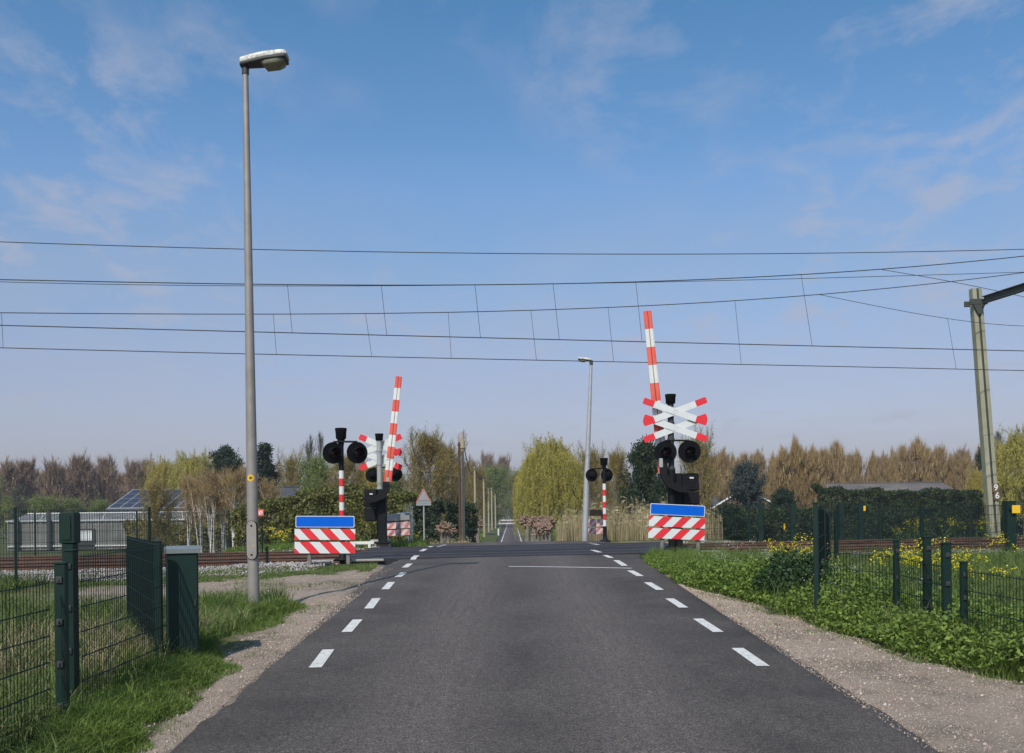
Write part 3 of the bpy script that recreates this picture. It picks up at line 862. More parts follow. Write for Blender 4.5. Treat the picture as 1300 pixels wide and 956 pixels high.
# ---------------------------------------------------------------- FLASHING SIGNALS
def signal_mast(label, px, Y, ybase, ytop, bell, discs, rdisc, cross=None, style='stripe', yblack=None, yred=None, cross_back=False, hood_turn=.0, rm=.055, yblack2=None, back_discs=False):
    bz = P(px, ybase, Y).z; x0 = P(px, ybase, Y).x
    t = thing('crossing_signal', label, 'level crossing signal', (x0, Y, bz), 0, 'flashing light masts')
    zf = lambda yy: P(px, yy, Y).z - bz
    xf = lambda xx: P(xx, ybase, Y).x - x0
    zt = zf(ytop)
    mb = MB()
    if style == 'stripe':
        ya, yb_ = yred
        mb.tube([(0, 0, -.2), (0, 0, zf(yb_))], rm * 1.15, 14, 0)
        n = yblack2; hh = (zf(ya) - zf(yb_)) / n
        for k in range(n):
            z0 = zf(yb_) + k * hh; mb.tube([(0, 0, z0), (0, 0, z0 + hh)], rm, 16, 1 + (k % 2 == (0 if n % 2 else 1)) * 1 if False else (2 if k % 2 == 0 else 1), False)
        mb.tube([(0, 0, zf(ya)), (0, 0, zt)], rm, 14, 0)
        mb.build('mast', [M['black'], M['red'], M['white']], t)
    else:
        m2 = M['grey_mast'] if style == 'grey' else M['dark_grey']
        zg = zf(yblack)
        mb.tube([(0, 0, -.2), (0, 0, zg)], rm * 1.5, 14, 0); mb.tube([(0, 0, zg), (0, 0, zt)], rm * 1.15, 16, 1)
        for yy in (zg, zg + (zt - zg) * .45, zg + (zt - zg) * .7): mb.tube([(0, 0, yy), (0, 0, yy + .05)], rm * 1.4, 14, 1)
        mb.build('mast', [M['black'], m2], t)
    mb = MB(); mb.tube([(0, 0, 0), (0, 0, .03), (0, 0, .06), (0, 0, .16)], [.17, .17, .09, .07], 12); mb.box((0, 0, .0), (.36, .36, .04), bev=.01); mb.build('foot_plate', M['black'], t)
    # warning bell: flared drum on the head of the mast
    (yb0, yb1, w0, w1) = bell
    z0, z1 = zf(yb1), zf(yb0)
    mb = MB(); mb.box((0, 0, 0), (1, 1, 1), M=Matrix.Identity(4)) if False else None
    pts = []
    for zz_, ww in ((z0 - .06, rm * 1.1), (z0, w0), (z0 + (z1 - z0) * .25, w0), (z0 + (z1 - z0) * .35, w0 * .5 + w1 * .5), (z1 - .015, w1), (z1, w1 * .93)):
        pts.append((zz_, ww))
    pts = [(z0 - .10, rm * 1.1), (z0 - .04, w0 * .8), (z0, w0), (z0 + (z1 - z0) * .12, w0), (z0 + (z1 - z0) * .2, w1 * .93), (z1 - (z1 - z0) * .25, w1), (z1 - (z1 - z0) * .2, w1 * 1.06), (z1, w1 * 1.06)]
    mb.tube([(0, 0, p[0]) for p in pts], [p[1] for p in pts], 10, 0, True, True)
    mb.build('warning_bell', M['blackm'], t)
    # cross arm and light discs
    zc = zf(discs[0][1]); sgn = 1 if cross_back or back_discs else -1
    yoff = sgn * .14
    ztop = zc + rdisc * 1.02
    mb = MB(); mb.tube([(xf(discs[0][0]), yoff * .9, ztop), (0, yoff * .5, ztop + .01), (xf(discs[1][0]), yoff * .9, ztop)], .022, 8); mb.build('cross_arm', M['black'], t)
    for (dx, dy) in discs:
        cx_, cz = xf(dx), zf(dy); mb = MB()
        T0 = Matrix.Translation((cx_, yoff, cz)) @ Matrix.Rotation(hood_turn + (math.pi if (back_discs or cross_back) else 0), 4, 'Z')
        ring = lambda R, y, n=32: [T0 @ Vector((R * math.cos(2 * math.pi * k / n), y, R * math.sin(2 * math.pi * k / n))) for k in range(n)]
        rs = [ring(rdisc, .012), ring(rdisc * 1.0, -.012), ring(rdisc * .94, -.004), ring(.105, 0)]
        vs = [v for r in rs for v in r]; n = 32
        mb.add(vs, [(i * n + k, i * n + (k + 1) % n, (i + 1) * n + (k + 1) % n, (i + 1) * n + k) for i in range(3) for k in range(n)], 0, False)
        rb = ring(rdisc, .012); mb.add(rb, [tuple(range(n))])
        # lamp body behind
        mb.tube([T0 @ Vector((0, .01, 0)), T0 @ Vector((0, .06, 0)), T0 @ Vector((0, .12, 0)), T0 @ Vector((0, .15, 0))], [.12, .115, .08, .03], 18)
        dsc = mb.build('light_disc', M['blackm'], t)
        # hood: open-bottomed sleeve
        mb = MB(); n = 22; a0, a1 = -.30 * math.pi, 1.30 * math.pi
        vs = []
        for R, y, cut in ((.118, -.004, 0), (.125, -.25, 1), (.119, -.25, 1), (.112, -.004, 0)):
            for k in range(n):
                a = a0 + (a1 - a0) * k / (n - 1)
                yy = y if not cut else -.10 - .17 * (.5 + .5 * math.sin(a))
                vs.append(T0 @ Vector((R * math.cos(a), yy, R * math.sin(a))))
        mb.add(vs, [(i * n + k, i * n + k + 1, ((i + 1) % 4) * n + k + 1, ((i + 1) % 4) * n + k) for i in range(4) for k in range(n - 1)], 0, False)
        mb.build('hood', M['black'], dsc)
        mb = MB(); mb.tube([T0 @ Vector((0, -.002, 0)), T0 @ Vector((0, -.012, 0)), T0 @ Vector((0, -.028, 0)), T0 @ Vector((0, -.036, 0))], [.104, .10, .06, .01], 20); mb.build('red_lens', M['lensred'], dsc)
    if cross:
        (cpx, cys, half, ang, bw) = cross
        yo = (.12 if cross_back else -.10)
        for ci, cy in enumerate(cys):
            for bi, sg in enumerate((1, -1)):
                mb = MB(); A = sg * ang
                T0 = Matrix.Translation((xf(cpx[ci]), yo - (.0 if bi else .014) * 1 - (0 if ci else .03), zf(cy))) @ Matrix.Rotation(A, 4, 'Y')
                hw = bw / 2; re = half * .34; cr = hw * .45
                # central white, red ends with rounded outer corners
                mb.prism([(-half + re, -hw), (half - re, -hw), (half - re, hw), (-half + re, hw)], -.006, .006, T0, 0, 0)
                for s2 in (-1, 1):
                    pl = [(half - re, -hw), (half - cr, -hw)] + [(half - cr + cr * math.sin(q), -hw + cr - cr * math.cos(q)) for q in (.4, .8, 1.2, 1.57)] + \
                         [(half - cr + cr * math.cos(q), hw - cr + cr * math.sin(q)) for q in (0, .4, .8, 1.2)] + [(half - cr, hw), (half - re, hw)]
                    if s2 < 0: pl = [(-p[0], p[1]) for p in pl][::-1]
                    mb.prism(pl, -.006, .006, T0, 1, 1)
                cb = mb.build('cross_blade', [M['white'], M['red']], t)
                if bi == 0:
                    for (bx, bz_) in ((-.025, .03), (.03, .03), (-.025, -.035), (.03, -.035)):
                        mb = MB(); mb.tube([T0 @ Vector((bx, -.0065, bz_)), T0 @ Vector((bx, -.013, bz_))], .009, 8)
                        mb.build('bolt', M['sign_back'], cb)
    return t
signal_mast('near left signal mast with red and white banding and two black light discs', 434.8, 22.6, 711, 553, (543.5, 560, .085, .125), [(426, 575.5), (456.3, 575.5)], .245, None, 'stripe', None, (597.5, 668), rm=.058, yblack2=7, hood_turn=.5)
signal_mast('grey signal mast beyond the tracks behind the left barrier boom with red white crosses', 483, 32.3, 687, 553, (550.5, 561, .08, .13), [(473.5, 603), (502, 602)], .235,
            ([484, 484], [565, 583], .74, math.radians(23), .19), 'grey', 621, None, cross_back=True, rm=.075)
signal_mast('near right signal mast carrying two stacked red and white crosses above black light discs', 853.5, 24.1, 697, 514, (500.5, 515, .075, .125), [(845.2, 574.5), (875.3, 574)], .272,
            ([858, 858.5], [523.3, 544.2], .81, math.radians(20), .155), 'dark', 596, None, rm=.065)
signal_mast('slim far right signal post banded red and white in front of the reeds', 768, 35.0, 687, 584, (581.5, 592, .085, .135), [(752.5, 603), (772, 603)], .225, None, 'stripe', None, (614, 668), rm=.06, yblack2=7, hood_turn=.3, back_discs=True)

# ---------------------------------------------------------------- BARRIERS
def barrier(label, px, Y, ybase, b0, b1, w0, w1, nseg, mirror, boxr, arm_pts, arm_r):
    bz = P(px, ybase, Y).z; x0 = P(px, ybase, Y).x
    t = thing('crossing_barrier', label, 'barrier', (x0, Y, bz), 0, 'raised barriers')
    L = lambda xx, yy, dy=0: P(xx, yy, Y) - Vector((x0, Y - dy, bz))
    # pedestal
    zb = L(px, boxr[2]).z
    mb = MB(); mb.box((0, 0, zb / 2), (.26, .30, zb), bev=.02); mb.box((0, 0, .03), (.48, .42, .06), bev=.01); mb.build('pedestal', M['black'], t)
    # drive cabinet
    xa, xb, yt, yb_ = boxr[0], boxr[1], boxr[2], boxr[3]
    a = L(xa, yt); c = L(xb, yb_)
    mb = MB(); zc = (a.z + c.z) / 2; hz = a.z - c.z; wx = abs(c.x - a.x); cxm = (a.x + c.x) / 2
    mb.box((cxm, .02, zc + hz * .22), (wx, .34, hz * .55), bev=.03); mb.box((cxm - (.02 if mirror else -.02), .02, zc - hz * .28), (wx * .95, .30, hz * .42), bev=.03)
    for k in range(3): mb.box((cxm, -.155, zc + hz * (.08 + .12 * k)), (wx * .8, .012, .012))
    cb = mb.build('drive_cabinet', M['black'], t)
    mb = MB(); mb.box((cxm + .03, -.153, zc + hz * .34), (.10, .012, .05), bev=.003); mb.build('white_tag', M['white'], cb)
    # cranked arm
    mb = MB(); pts = [L(xx, yy, -.42) for xx, yy in arm_pts]
    mb.tube(pts, arm_r, 4, 0, True, False); mb.tube([p + Vector((0, .12, 0)) for p in pts], [r * .8 for r in arm_r], 4, 0, True, False)
    am = mb.build('boom_arm', M['black'], t)
    mb = MB(); e = pts[0]; mb.box(e + Vector((-.06 if not mirror else .06, -.06, .02)), (.09, .07, .22), bev=.01); mb.build('clamp', M['grey_mast'], am)
    # boom
    mb = MB(); p0 = L(*b0, -.2); p1 = L(*b1, -.2); d = p1 - p0; Ln = d.length; d.normalize()
    s = Vector((d.z, 0, -d.x)).normalized(); y_ = Vector((0, 1, 0))
    for k in range(nseg):
        f0, f1 = k / nseg, (k + 1) / nseg
        vs = []
        for f in (f0, f1):
            w_ = (w0 + (w1 - w0) * f) / 2; c_ = p0 + d * Ln * f; th = .035
            prof = [(-w_, -th * .6), (-w_ * .75, -th), (-w_ * .1, -th), (-w_ * .06, -th * .7), (w_ * .06, -th * .7), (w_ * .1, -th), (w_ * .75, -th), (w_, -th * .6), (w_, th * .6), (w_ * .7, th), (-w_ * .7, th), (-w_, th * .6)]
            vs += [c_ + s * a_ + y_ * b_ for a_, b_ in prof]
        n = 12; mi = (k + (nseg + 1)) % 2
        mb.add(vs, [(i, i + n, (i + 1) % n + n, (i + 1) % n) for i in range(n) if i != 3], mi)
        mb.add([vs[3], vs[4], vs[4 + n], vs[3 + n]], [(0, 3, 2, 1)], 2)
        if k == nseg - 1: mb.add(vs[n:], [tuple(range(n))[::-1]], mi)
        if k == 0: mb.add(vs[:n], [tuple(range(n))], mi)
    mb.build('boom', [M['red_faded'], M['white_off'], M['dark_grey']], t)
    return t
barrier('raised red and white barrier boom right of the road behind the stacked crosses', 859, 24.35, 696, (840.5, 601), (820.3, 397), .25, .19, 9, False, (864, 886.5, 601, 641),
        [(838.5, 590), (839, 604), (846, 615), (858, 621), (870, 622)], [.11, .12, .12, .11, .09])
barrier('raised red and white barrier boom beyond the tracks left of the road', 486, 31.9, 690, (493.3, 612), (507.3, 479), .24, .20, 9, True, (463, 479, 621, 662),
        [(492.5, 612), (492.5, 622), (487, 630), (478, 634), (470, 636)], [.14, .15, .15, .13, .10])
mb = MB(); c = P(481.5, 690, 31.9); mb.box((c.x, 32.2, .70), (.62, .55, .32), bev=.03)
tag(mb.build('concrete_block', M['concrete']), 'concrete foundation block under the grey signal mast beyond the tracks', 'foundation block')
t = thing('guard_rail', 'low white rail lying beside the concrete block at the crossing edge', 'guard rail', (P(461, 687, 31.9).x - .1, 31.9, .66))
mb = MB(); mb.box((-.05, 0, .10), (1.0, .08, .10), .03, bev=.015); mb.build('bar', M['white_off'], t)
for fx in (-.35, .3):
    mb = MB(); mb.box((fx, 0, 0), (.08, .08, .12)); mb.build('foot', M['white_off'], t)

# ---------------------------------------------------------------- CATENARY MAST AND WIRES
bz = P(1264, 686, 35.5); bt = P(1238, 367, 35.5)
t = thing('catenary_mast', 'leaning concrete railway mast with steel cross beam and two number plates', 'railway mast', (bz.x, 35.5, .35))
h = bt - Vector((bz.x, 35.5, .35)); b0 = Vector((0, 0, -.5))
mb = MB()
fr = [(-.18, -.15), (-.04, -.18), (-.02, -.15), (.02, -.15), (.04, -.18), (.18, -.15), (.18, .15), (-.18, .15)]
vs = []
for f, sc_ in ((0, 1.0), (.5, 1.0), (.965, .95), (1.0, .93)):
    c = b0 * (1 - f) + h * f
    vs += [c + Vector((a * sc_, b_ * sc_, 0)) for a, b_ in fr]
n = 8
mb.add(vs, [(i * n + k, i * n + (k + 1) % n, (i + 1) * n + (k + 1) % n, (i + 1) * n + k) for i in range(3) for k in range(n)] + [tuple(range(3 * n, 4 * n))])
mb.m = [1 if (k % 8) in (1, 2, 3) and k < 24 else 0 for k in range(len(mb.f))]
mb.build('mast', [M['mast_concrete'], M['steel_green']], t)
dirn = Vector((SKEW, -1, 0)).normalized()
zb_ = P(1238, 384, 35.5).z - .35
top = Vector((h.x * .955, 0, zb_))
mb = MB()
Mb = Matrix.Translation(top + dirn * 7.5 + Vector((.05, 0, .02))) @ Matrix.Rotation(math.atan2(dirn.y, dirn.x), 4, 'Z')
for z_, hh, ww in ((.11, .025, .18), (-.11, .025, .18), (0, .20, .018)): mb.box((0, 0, 0), (1, 1, 1), M=Mb @ Matrix.Translation((.15, 0, z_)) @ Matrix.Diagonal((14.6, ww, hh, 1)))
mb.build('cross_beam', M['steel_green'], t)
mb = MB(); mb.box(top + Vector((-.02, .21, -.02)), (.62, .06, .20), bev=.01); mb.build('clamp', M['steel_green'], t)
mb = MB(); mb.box(top + Vector((-.02, -.23, -.02)), (.62, .08, .20), bev=.01)
mb.prism([(-.22, -.1), (.22, -.1), (.05, -.45), (-.05, -.45)], -.26, -.22, Matrix.Translation(top)); mb.build('clamp', M['steel_green'], t)
def plate(px, py, ch):
    c = P(px, py, 35.5) - Vector((bz.x, 35.5, .35)); c.y = -.225
    mb = MB(); mb.box(c, (.24, .014, .29), bev=.005); pl = mb.build('number_plate', M['brownwood'], t)
    cu = bpy.data.curves.new('numeral', 'FONT'); cu.body = ch; cu.size = .30; cu.extrude = .003; cu.offset = .006; cu.align_x = 'CENTER'; cu.align_y = 'CENTER'
    tmp = bpy.data.objects.new('tmp', cu); COL.objects.link(tmp)
    dg = bpy.context.evaluated_depsgraph_get(); me = bpy.data.meshes.new_from_object(tmp.evaluated_get(dg)); bpy.data.objects.remove(tmp)
    me.materials.clear(); me.materials.append(M['white'])
    o = bpy.data.objects.new('numeral', me); COL.objects.link(o); o.parent = pl; o.location = c + Vector((0, -.012, 0)); o.rotation_euler = (math.pi / 2, 0, 0)
plate(1260.3, 619.5, '9'); plate(1262, 629.5, '6')

def on_track(px, py, t0, off=0):
    u = (px - 650) / F; v = (648 - py) / F
    a = u * CR + v * SR; Yd = t0 / (1 - SKEW * a)
    return P(px, py, Yd)
def wire_pts(lst, t0, n=60, ext=60):
    xs = [p[0] for p in lst]; ys = [p[1] for p in lst]
    # smooth polynomial through the points
    deg = min(len(lst) - 1, 3); c = np.polyfit(xs, ys, deg)
    px = np.linspace(xs[0], xs[-1], n); py = np.polyval(c, px)
    pts = [on_track(a, b, t0) for a, b in zip(px, py)]
    return pts
def extend(pts, l=40, r=40, sag=0):
    if l: d = (pts[0] - pts[1]).normalized(); pts = [pts[0] + d * l * k / 4 + Vector((0, 0, sag * (k / 4) ** 2)) for k in range(4, 0, -1)] + pts
    if r: d = (pts[-1] - pts[-2]).normalized(); pts = pts + [pts[-1] + d * r * k / 4 + Vector((0, 0, sag * (k / 4) ** 2)) for k in range(1, 5)]
    return pts
def wire_obj(name, pts, r, parent=None):
    mb = MB(); mb.tube(pts, r, 5); return mb.build(name, M['wire'], parent)
t1, t2 = 25.25, 29.1
t = thing('overhead_line', 'nearer overhead line with its contact wire and droppers above the near track', 'overhead line', (0, t1, 6), 0, 'overhead lines')
def loc(pts, t): return [p - t.location for p in pts]
wire_obj('contact_wire', loc(extend(wire_pts([(0, 413), (321, 421.5), (650, 429.5), (975, 438), (1300, 445.5)], t1)), t), .0125, t)
wire_obj('messenger_wire', loc(extend(wire_pts([(0, 355), (180, 358.5), (365, 361.5), (600, 362), (807, 357), (1017, 349), (1120, 342), (1300, 325)], t1), sag=2), t), .013, t)
for a, b in [((365, 362), (371, 422)), ((484, 363), (491, 425.5)), ((603, 362), (610, 428.5)), ((702, 360.5), (710, 430.5)), ((807, 357), (815, 432.5)), ((1017, 349), (1031, 439))]:
    wire_obj('dropper', loc([on_track(*a, t1), on_track(*b, t1)], t), .006, t)
    c = on_track(*b, t1) - t.location; mb = t.children[-1]
t_ = thing('overhead_line', 'farther overhead line with its contact wire and droppers above the far track', 'overhead line', (0, t2, 6), 0, 'overhead lines')
wire_obj('contact_wire', loc(extend(wire_pts([(0, 441.5), (321, 449.5), (650, 456.5), (975, 463.5), (1300, 470.5)], t2)), t_), .0125, t_)
wire_obj('messenger_wire', loc(extend(wire_pts([(0, 397), (170, 398.5), (347, 399), (500, 397.5), (650, 394.5), (780, 390), (930, 382), (1040, 374), (1300, 346)], t2), sag=2), t_), .013, t_)
for a, b in [((2, 397), (4, 441.5)), ((347, 399), (351, 450.5)), ((464, 398), (472, 453)), ((569, 396.5), (573, 455)), ((674, 394.5), (681, 457)), ((772, 390), (779, 459)), ((933, 382), (941, 462.5)), ((1203, 405), (1214, 468.5))]:
    wire_obj('dropper', loc([on_track(*a, t2), on_track(*b, t2)], t_), .006, t_)
mb = MB(); wp = extend(wire_pts([(0, 307), (160, 312.5), (321, 316.5), (500, 320), (650, 322), (800, 322.8), (1000, 321.8), (1300, 316.5)], 30.0), sag=1.5)
mb.tube(wp, .013, 5); tag(mb.build('feeder_cable', M['wire']), 'topmost single wire strung high above both tracks', 'cable')
for lab, lst, t0 in (('thin wire running just below the upper messenger wire and staying lower toward the mast', [(0, 358.5), (200, 360.5), (400, 363), (650, 363), (850, 358), (1000, 352.5), (1300, 346)], 27.2),
                     ('slack tie wire falling from the upper messenger wire to the concrete mast', [(1120, 342.5), (1230, 362), (1300, 377)], 26.6),
                     ('slack tie wire branching from the lower messenger wire toward the right of the mast', [(1040, 374), (1120, 390), (1203, 404.5), (1300, 414)], t2)):
    mb = MB(); pts = wire_pts(lst, t0, 30); pts = extend(pts, 40 if lst[0][0] == 0 else 0, 40); mb.tube(pts, .009, 5); tag(mb.build('tie_wire', M['wire']), lab, 'cable')

# ---------------------------------------------------------------- CABINET
cx0 = P(226, 760, 10.3)
bzc = float(terr_z(cx0.x, 10.45)) - .05; ztc = P(226, 697, 10.3).z
t = thing('green_cabinet', 'dark green metal utility cabinet with pale lid beside the left mesh fence', 'utility cabinet', (cx0.x, 10.45, bzc), .30)
hc = ztc - bzc
mb = MB(); mb.box((0, 0, (hc - .04) / 2), (.315, .30, hc - .04), bev=.012); bd = mb.build('body', M['cabinet'], t)
mb = MB(); mb.box((0, -.153, hc * .5), (.295, .010, hc * .90), bev=.003); dr_ = mb.build('door', M['cabinet'], t)
mb = MB(); mb.box((.125, -.163, hc * .55), (.014, .014, .07), bev=.003); mb.build('latch', M['dark_grey'], dr_)
mb = MB()
top_ = [(-.178, -.175, hc - .045), (.178, -.175, hc - .045), (.178, .175, hc - .02), (-.178, .175, hc - .02)]
mb.add(top_ + [(p[0], p[1], p[2] + .045) for p in top_], [(3, 2, 1, 0), (4, 5, 6, 7), (0, 1, 5, 4), (1, 2, 6, 5), (2, 3, 7, 6), (3, 0, 4, 7)]); mb.build('lid', M['lid'], t)

# ---------------------------------------------------------------- MESH FENCES
def mesh_panel(mb, a, b, ztop_a, ztop_b, zb_a, zb_b, r, dx=.05, dz=.2, dbl=True):
    a = Vector((a[0], a[1], 0)); b = Vector((b[0], b[1], 0)); L = (b - a).length; d = (b - a) / L; nrm = Vector((-d.y, d.x, 0))
    n = max(2, int(L / dx))
    def bar(p, q, rr):
        ax_ = (q - p).normalized(); s1 = ax_.cross(nrm).normalized() if abs(ax_.dot(nrm)) < .9 else Vector((1, 0, 0)); s2 = nrm
        o3 = [(s1 * math.cos(k * 2.094) + s2 * math.sin(k * 2.094)) * rr for k in range(3)]
        mb.add([p + o for o in o3] + [q + o for o in o3], [(k, (k + 1) % 3, 3 + (k + 1) % 3, 3 + k) for k in range(3)])
    for i in range(n + 1):
        f = i / n; p = a + d * L * f
        bar(p + Vector((0, 0, zb_a + (zb_b - zb_a) * f)), p + Vector((0, 0, ztop_a + (ztop_b - ztop_a) * f + .025)), r)
    m = int((min(ztop_a - zb_a, ztop_b - zb_b)) / dz) + 1
    for k in range(m + 1):
        for sgn in ((-1, 1) if dbl else (1,)):
            za, zb2 = ztop_a - k * dz, ztop_b - k * dz
            if za < zb_a or zb2 < zb_b: continue
            bar(a + nrm * sgn * (r + .003) + Vector((0, 0, za)), b + nrm * sgn * (r + .003) + Vector((0, 0, zb2)), r * 1.15)
def post(t, x, y, z0, z1, w_, d_, rz=0, mat=None, capz=True, clips=0):
    l = t.location
    mb = MB(); mb.box((x - l.x, y - l.y, (z0 + z1) / 2 - l.z), (w_, d_, z1 - z0), rz, bev=.006)
    if capz: mb.box((x - l.x, y - l.y, z1 - l.z + .008), (w_ + .012, d_ + .012, .018), rz, 0, bev=.004)
    po = mb.build('post', mat or M['fgreen'], t)
    for k in range(clips):
        zc = z1 - .12 - k * (z1 - z0 - .5) / max(1, clips - 1) - l.z
        mb = MB(); mb.box((x - l.x, y - l.y - d_ / 2 - .008, zc), (w_ * .55, .016, .05), rz, bev=.004); mb.tube([(x - l.x, y - l.y - d_ / 2 - .015, zc), (x - l.x, y - l.y - d_ / 2 - .024, zc)], .009, 8); mb.build('panel_clamp', M['dark_grey'], po)
    return po
def panel(t, *a, **k):
    l = t.location; mb = MB()
    (p, q, za, zb2, ba, bb, r) = a[:7]
    mesh_panel(mb, (p[0] - l.x, p[1] - l.y), (q[0] - l.x, q[1] - l.y), za - l.z, zb2 - l.z, ba - l.z, bb - l.z, r, *a[7:], **k)
    return mb.build('mesh_panel', M['fgreen_dk'], t)
TZ = lambda x, y: float(terr_z(x, y))
# left low fence along the verge
t = thing('mesh_fence', 'low dark green wire mesh fence along the left verge ending at the cabinet', 'fence', (-3.5, 8, 0), 0, 'green mesh fences')
panel(t, (-3.5, 4.4), (-3.52, 7.55), 1.22, 1.24, .12, .14, .0036)
panel(t, (-3.46, 7.98), (-3.52, 10.1), 1.42, 1.43, .14, .17, .0036)
panel(t, (-3.62, 10.15), (-4.92, 12.7), 1.44, 1.46, .2, .24, .0036)
xa = P(78.5, 800, 7.7).x; post(t, xa, 7.7, -.1, P(78, 716, 7.7).z, .088, .06, clips=4)
xa = P(88.8, 800, 8.3).x; post(t, P(92, 800, 8.3).x, 8.3, -.1, P(89, 700, 8.3).z, .07, .10, clips=4)
post(t, P(201.5, 800, 10.05).x, 10.05, -.1, P(201, 692, 10.05).z + .03, .07, .05)
post(t, P(166, 740, 12.7).x, 12.72, 0, P(166, 686, 12.7).z + .02, .075, .06)
post(t, -3.5, 4.3, -.1, 1.3, .07, .06)
t = thing('gate_post', 'tall green box-headed gate post rising above the left mesh fence', 'gate post', (P(89, 700, 8.6).x, 8.6, 0))
post(t, t.location.x, 8.6, -.1, P(89, 690, 8.6).z, .10, .10, capz=False)
mb = MB(); z0, z1 = P(89, 690, 8.6).z, P(89, 650.5, 8.6).z; mb.box((0, 0, (z0 + z1) / 2), (.135, .12, z1 - z0), bev=.008); mb.box((0, -.064, (z0 + z1) / 2), (.07, .01, .2)); mb.build('box_head', M['fgreen'], t)
# left railway fence, parallel to the near track
def rail_fence(name, label, pts, top, r, w_, dx=.05, tl=None, base_off=-.02, postlist=None, group='green mesh fences'):
    t = thing('mesh_fence', label, 'fence', (pts[0][0], pts[0][1], 0), 0, group)
    for i in range(len(pts) - 1):
        a, b = pts[i], pts[i + 1]
        za = top[i] if hasattr(top, '__len__') else top; zb2 = top[i + 1] if hasattr(top, '__len__') else top
        panel(t, a, b, za, zb2, TZ(*a) + .05, TZ(*b) + .05, r, dx)
    for i, p in enumerate(pts):
        zt = (top[i] if hasattr(top, '__len__') else top) + .05
        ang = math.atan2(pts[min(i + 1, len(pts) - 1)][1] - pts[max(i - 1, 0)][1], pts[min(i + 1, len(pts) - 1)][0] - pts[max(i - 1, 0)][0])
        post(t, p[0], p[1], TZ(*p) - .3, zt, w_, w_ * .75, ang)
    return t
def xpx(px, Y): return P(px, 700, Y).x
tl = rail_fence('', 'long tall green mesh fence between the left verge and the near track', [(-14.2, 15.9), (-11.7, 17.3), (xpx(20, 18.5), 18.5), (xpx(190, 20.3), 20.3), (xpx(339, 22.1), 22.1)], [1.87, 1.86, 1.85, 1.84, .95], .004, .052)
mb = MB(); c = P(331, 651, 21.95) - tl.location; mb.box(c, (.13, .012, .15), bev=.003); s_ = mb.build('prohibition_sign', M['red_faded'], tl)
mb = MB(); mb.box(c + Vector((0, -.009, .0)), (.085, .008, .085), bev=.002); mb.build('sign_face', M['white'], s_)
mb = MB(); mb.box(c + Vector((0, -.016, .0)), (.09, .004, .014), M=Matrix.Translation(c + Vector((0, -.015, 0))) @ Matrix.Rotation(.8, 4, 'Y')); mb.build('slash', M['red'], s_)
mb = MB(); mb.tube([c + Vector((.02, .02, -.9)), c + Vector((.02, .02, .07))], .018, 8); mb.build('sign_post', M['fgreen_dk'], tl)
# far left fence beyond the tracks
pts = [(x, 34.0 + SKEW * x * .9) for x in (-30, -27, -24, -21, -18, -15, -12, -9.2)]
rail_fence('', 'green mesh fence beyond the tracks in front of the birches', pts, 1.80, .005, .055, .07)
# right low fence
t = thing('mesh_fence', 'low dark green mesh fence in the weeds along the right gravel shoulder', 'fence', (4, 12, 0), 0, 'green mesh fences')
A = (xpx(1047, 12.9), 12.9); C = (xpx(1138, 11.9), 11.9); D = (xpx(1177, 11.3), 11.3); E = (xpx(1201, 10.8), 10.8); Fp = (xpx(1223, 10.5), 10.5); G = (xpx(1330, 9.2), 9.2); H = (xpx(1560, 7.6), 7.6)
for a, b, z0, z1 in ((A, C, 1.16, 1.13), (C, E, 1.13, 1.07), (Fp, G, 1.05, 1.02), (G, H, 1.02, 1.0)):
    panel(t, a, b, z0, z1, TZ(*a) + .03, TZ(*b) + .03, .0042)
for (p, ytop, px, w_) in ((C, 687, 1138, .062), (D, 682.5, 1177, .08), (E, 690.5, 1201, .09), (Fp, 714.5, 1223, .068), (G, 712, 1330, .07)):
    post(t, p[0], p[1], -.1, P(px, ytop, p[1]).z, w_, w_ * .8, clips=4)
# right tall fence running back to the track
t = rail_fence('', 'tall green mesh fence running from the right weeds back toward the tracks', [(xpx(1036, 12.7), 12.7), (xpx(1046, 16.4), 16.4), (xpx(1052.5, 20.2), 20.2)], [1.74, 1.70, 1.55], .004, .085)
t = rail_fence('', 'tall green mesh fence in front of the near track right of the road', [(xpx(1052.5, 20.2) + .15, 20.2), (8.8, 21.4), (xpx(1281, 22.8), 22.8), (14.6, 23.4), (17.4, 24.0)], [1.58, 1.66, 1.74, 1.76, 1.76], .0048, .08)
gt = thing('gate_post', 'thick dark green post by the near track with a yellow sign at its top', 'gate post', (xpx(1281.5, 22.6), 22.55, .35))
post(gt, gt.location.x, 22.55, .25, P(1282, 637, 22.6).z, .20, .16)
mb = MB(); c = P(1290, 646.5, 22.4) - gt.location; mb.box(c + Vector((0, 0, 0)), (.185, .012, .18), bev=.004); sgn_ = mb.build('yellow_sign', M['yellow'], gt)
mb = MB(); mb.box(c + Vector((-.08, .05, 0)), (.10, .05, .03)); mb.build('bracket', M['fgreen_dk'], sgn_)
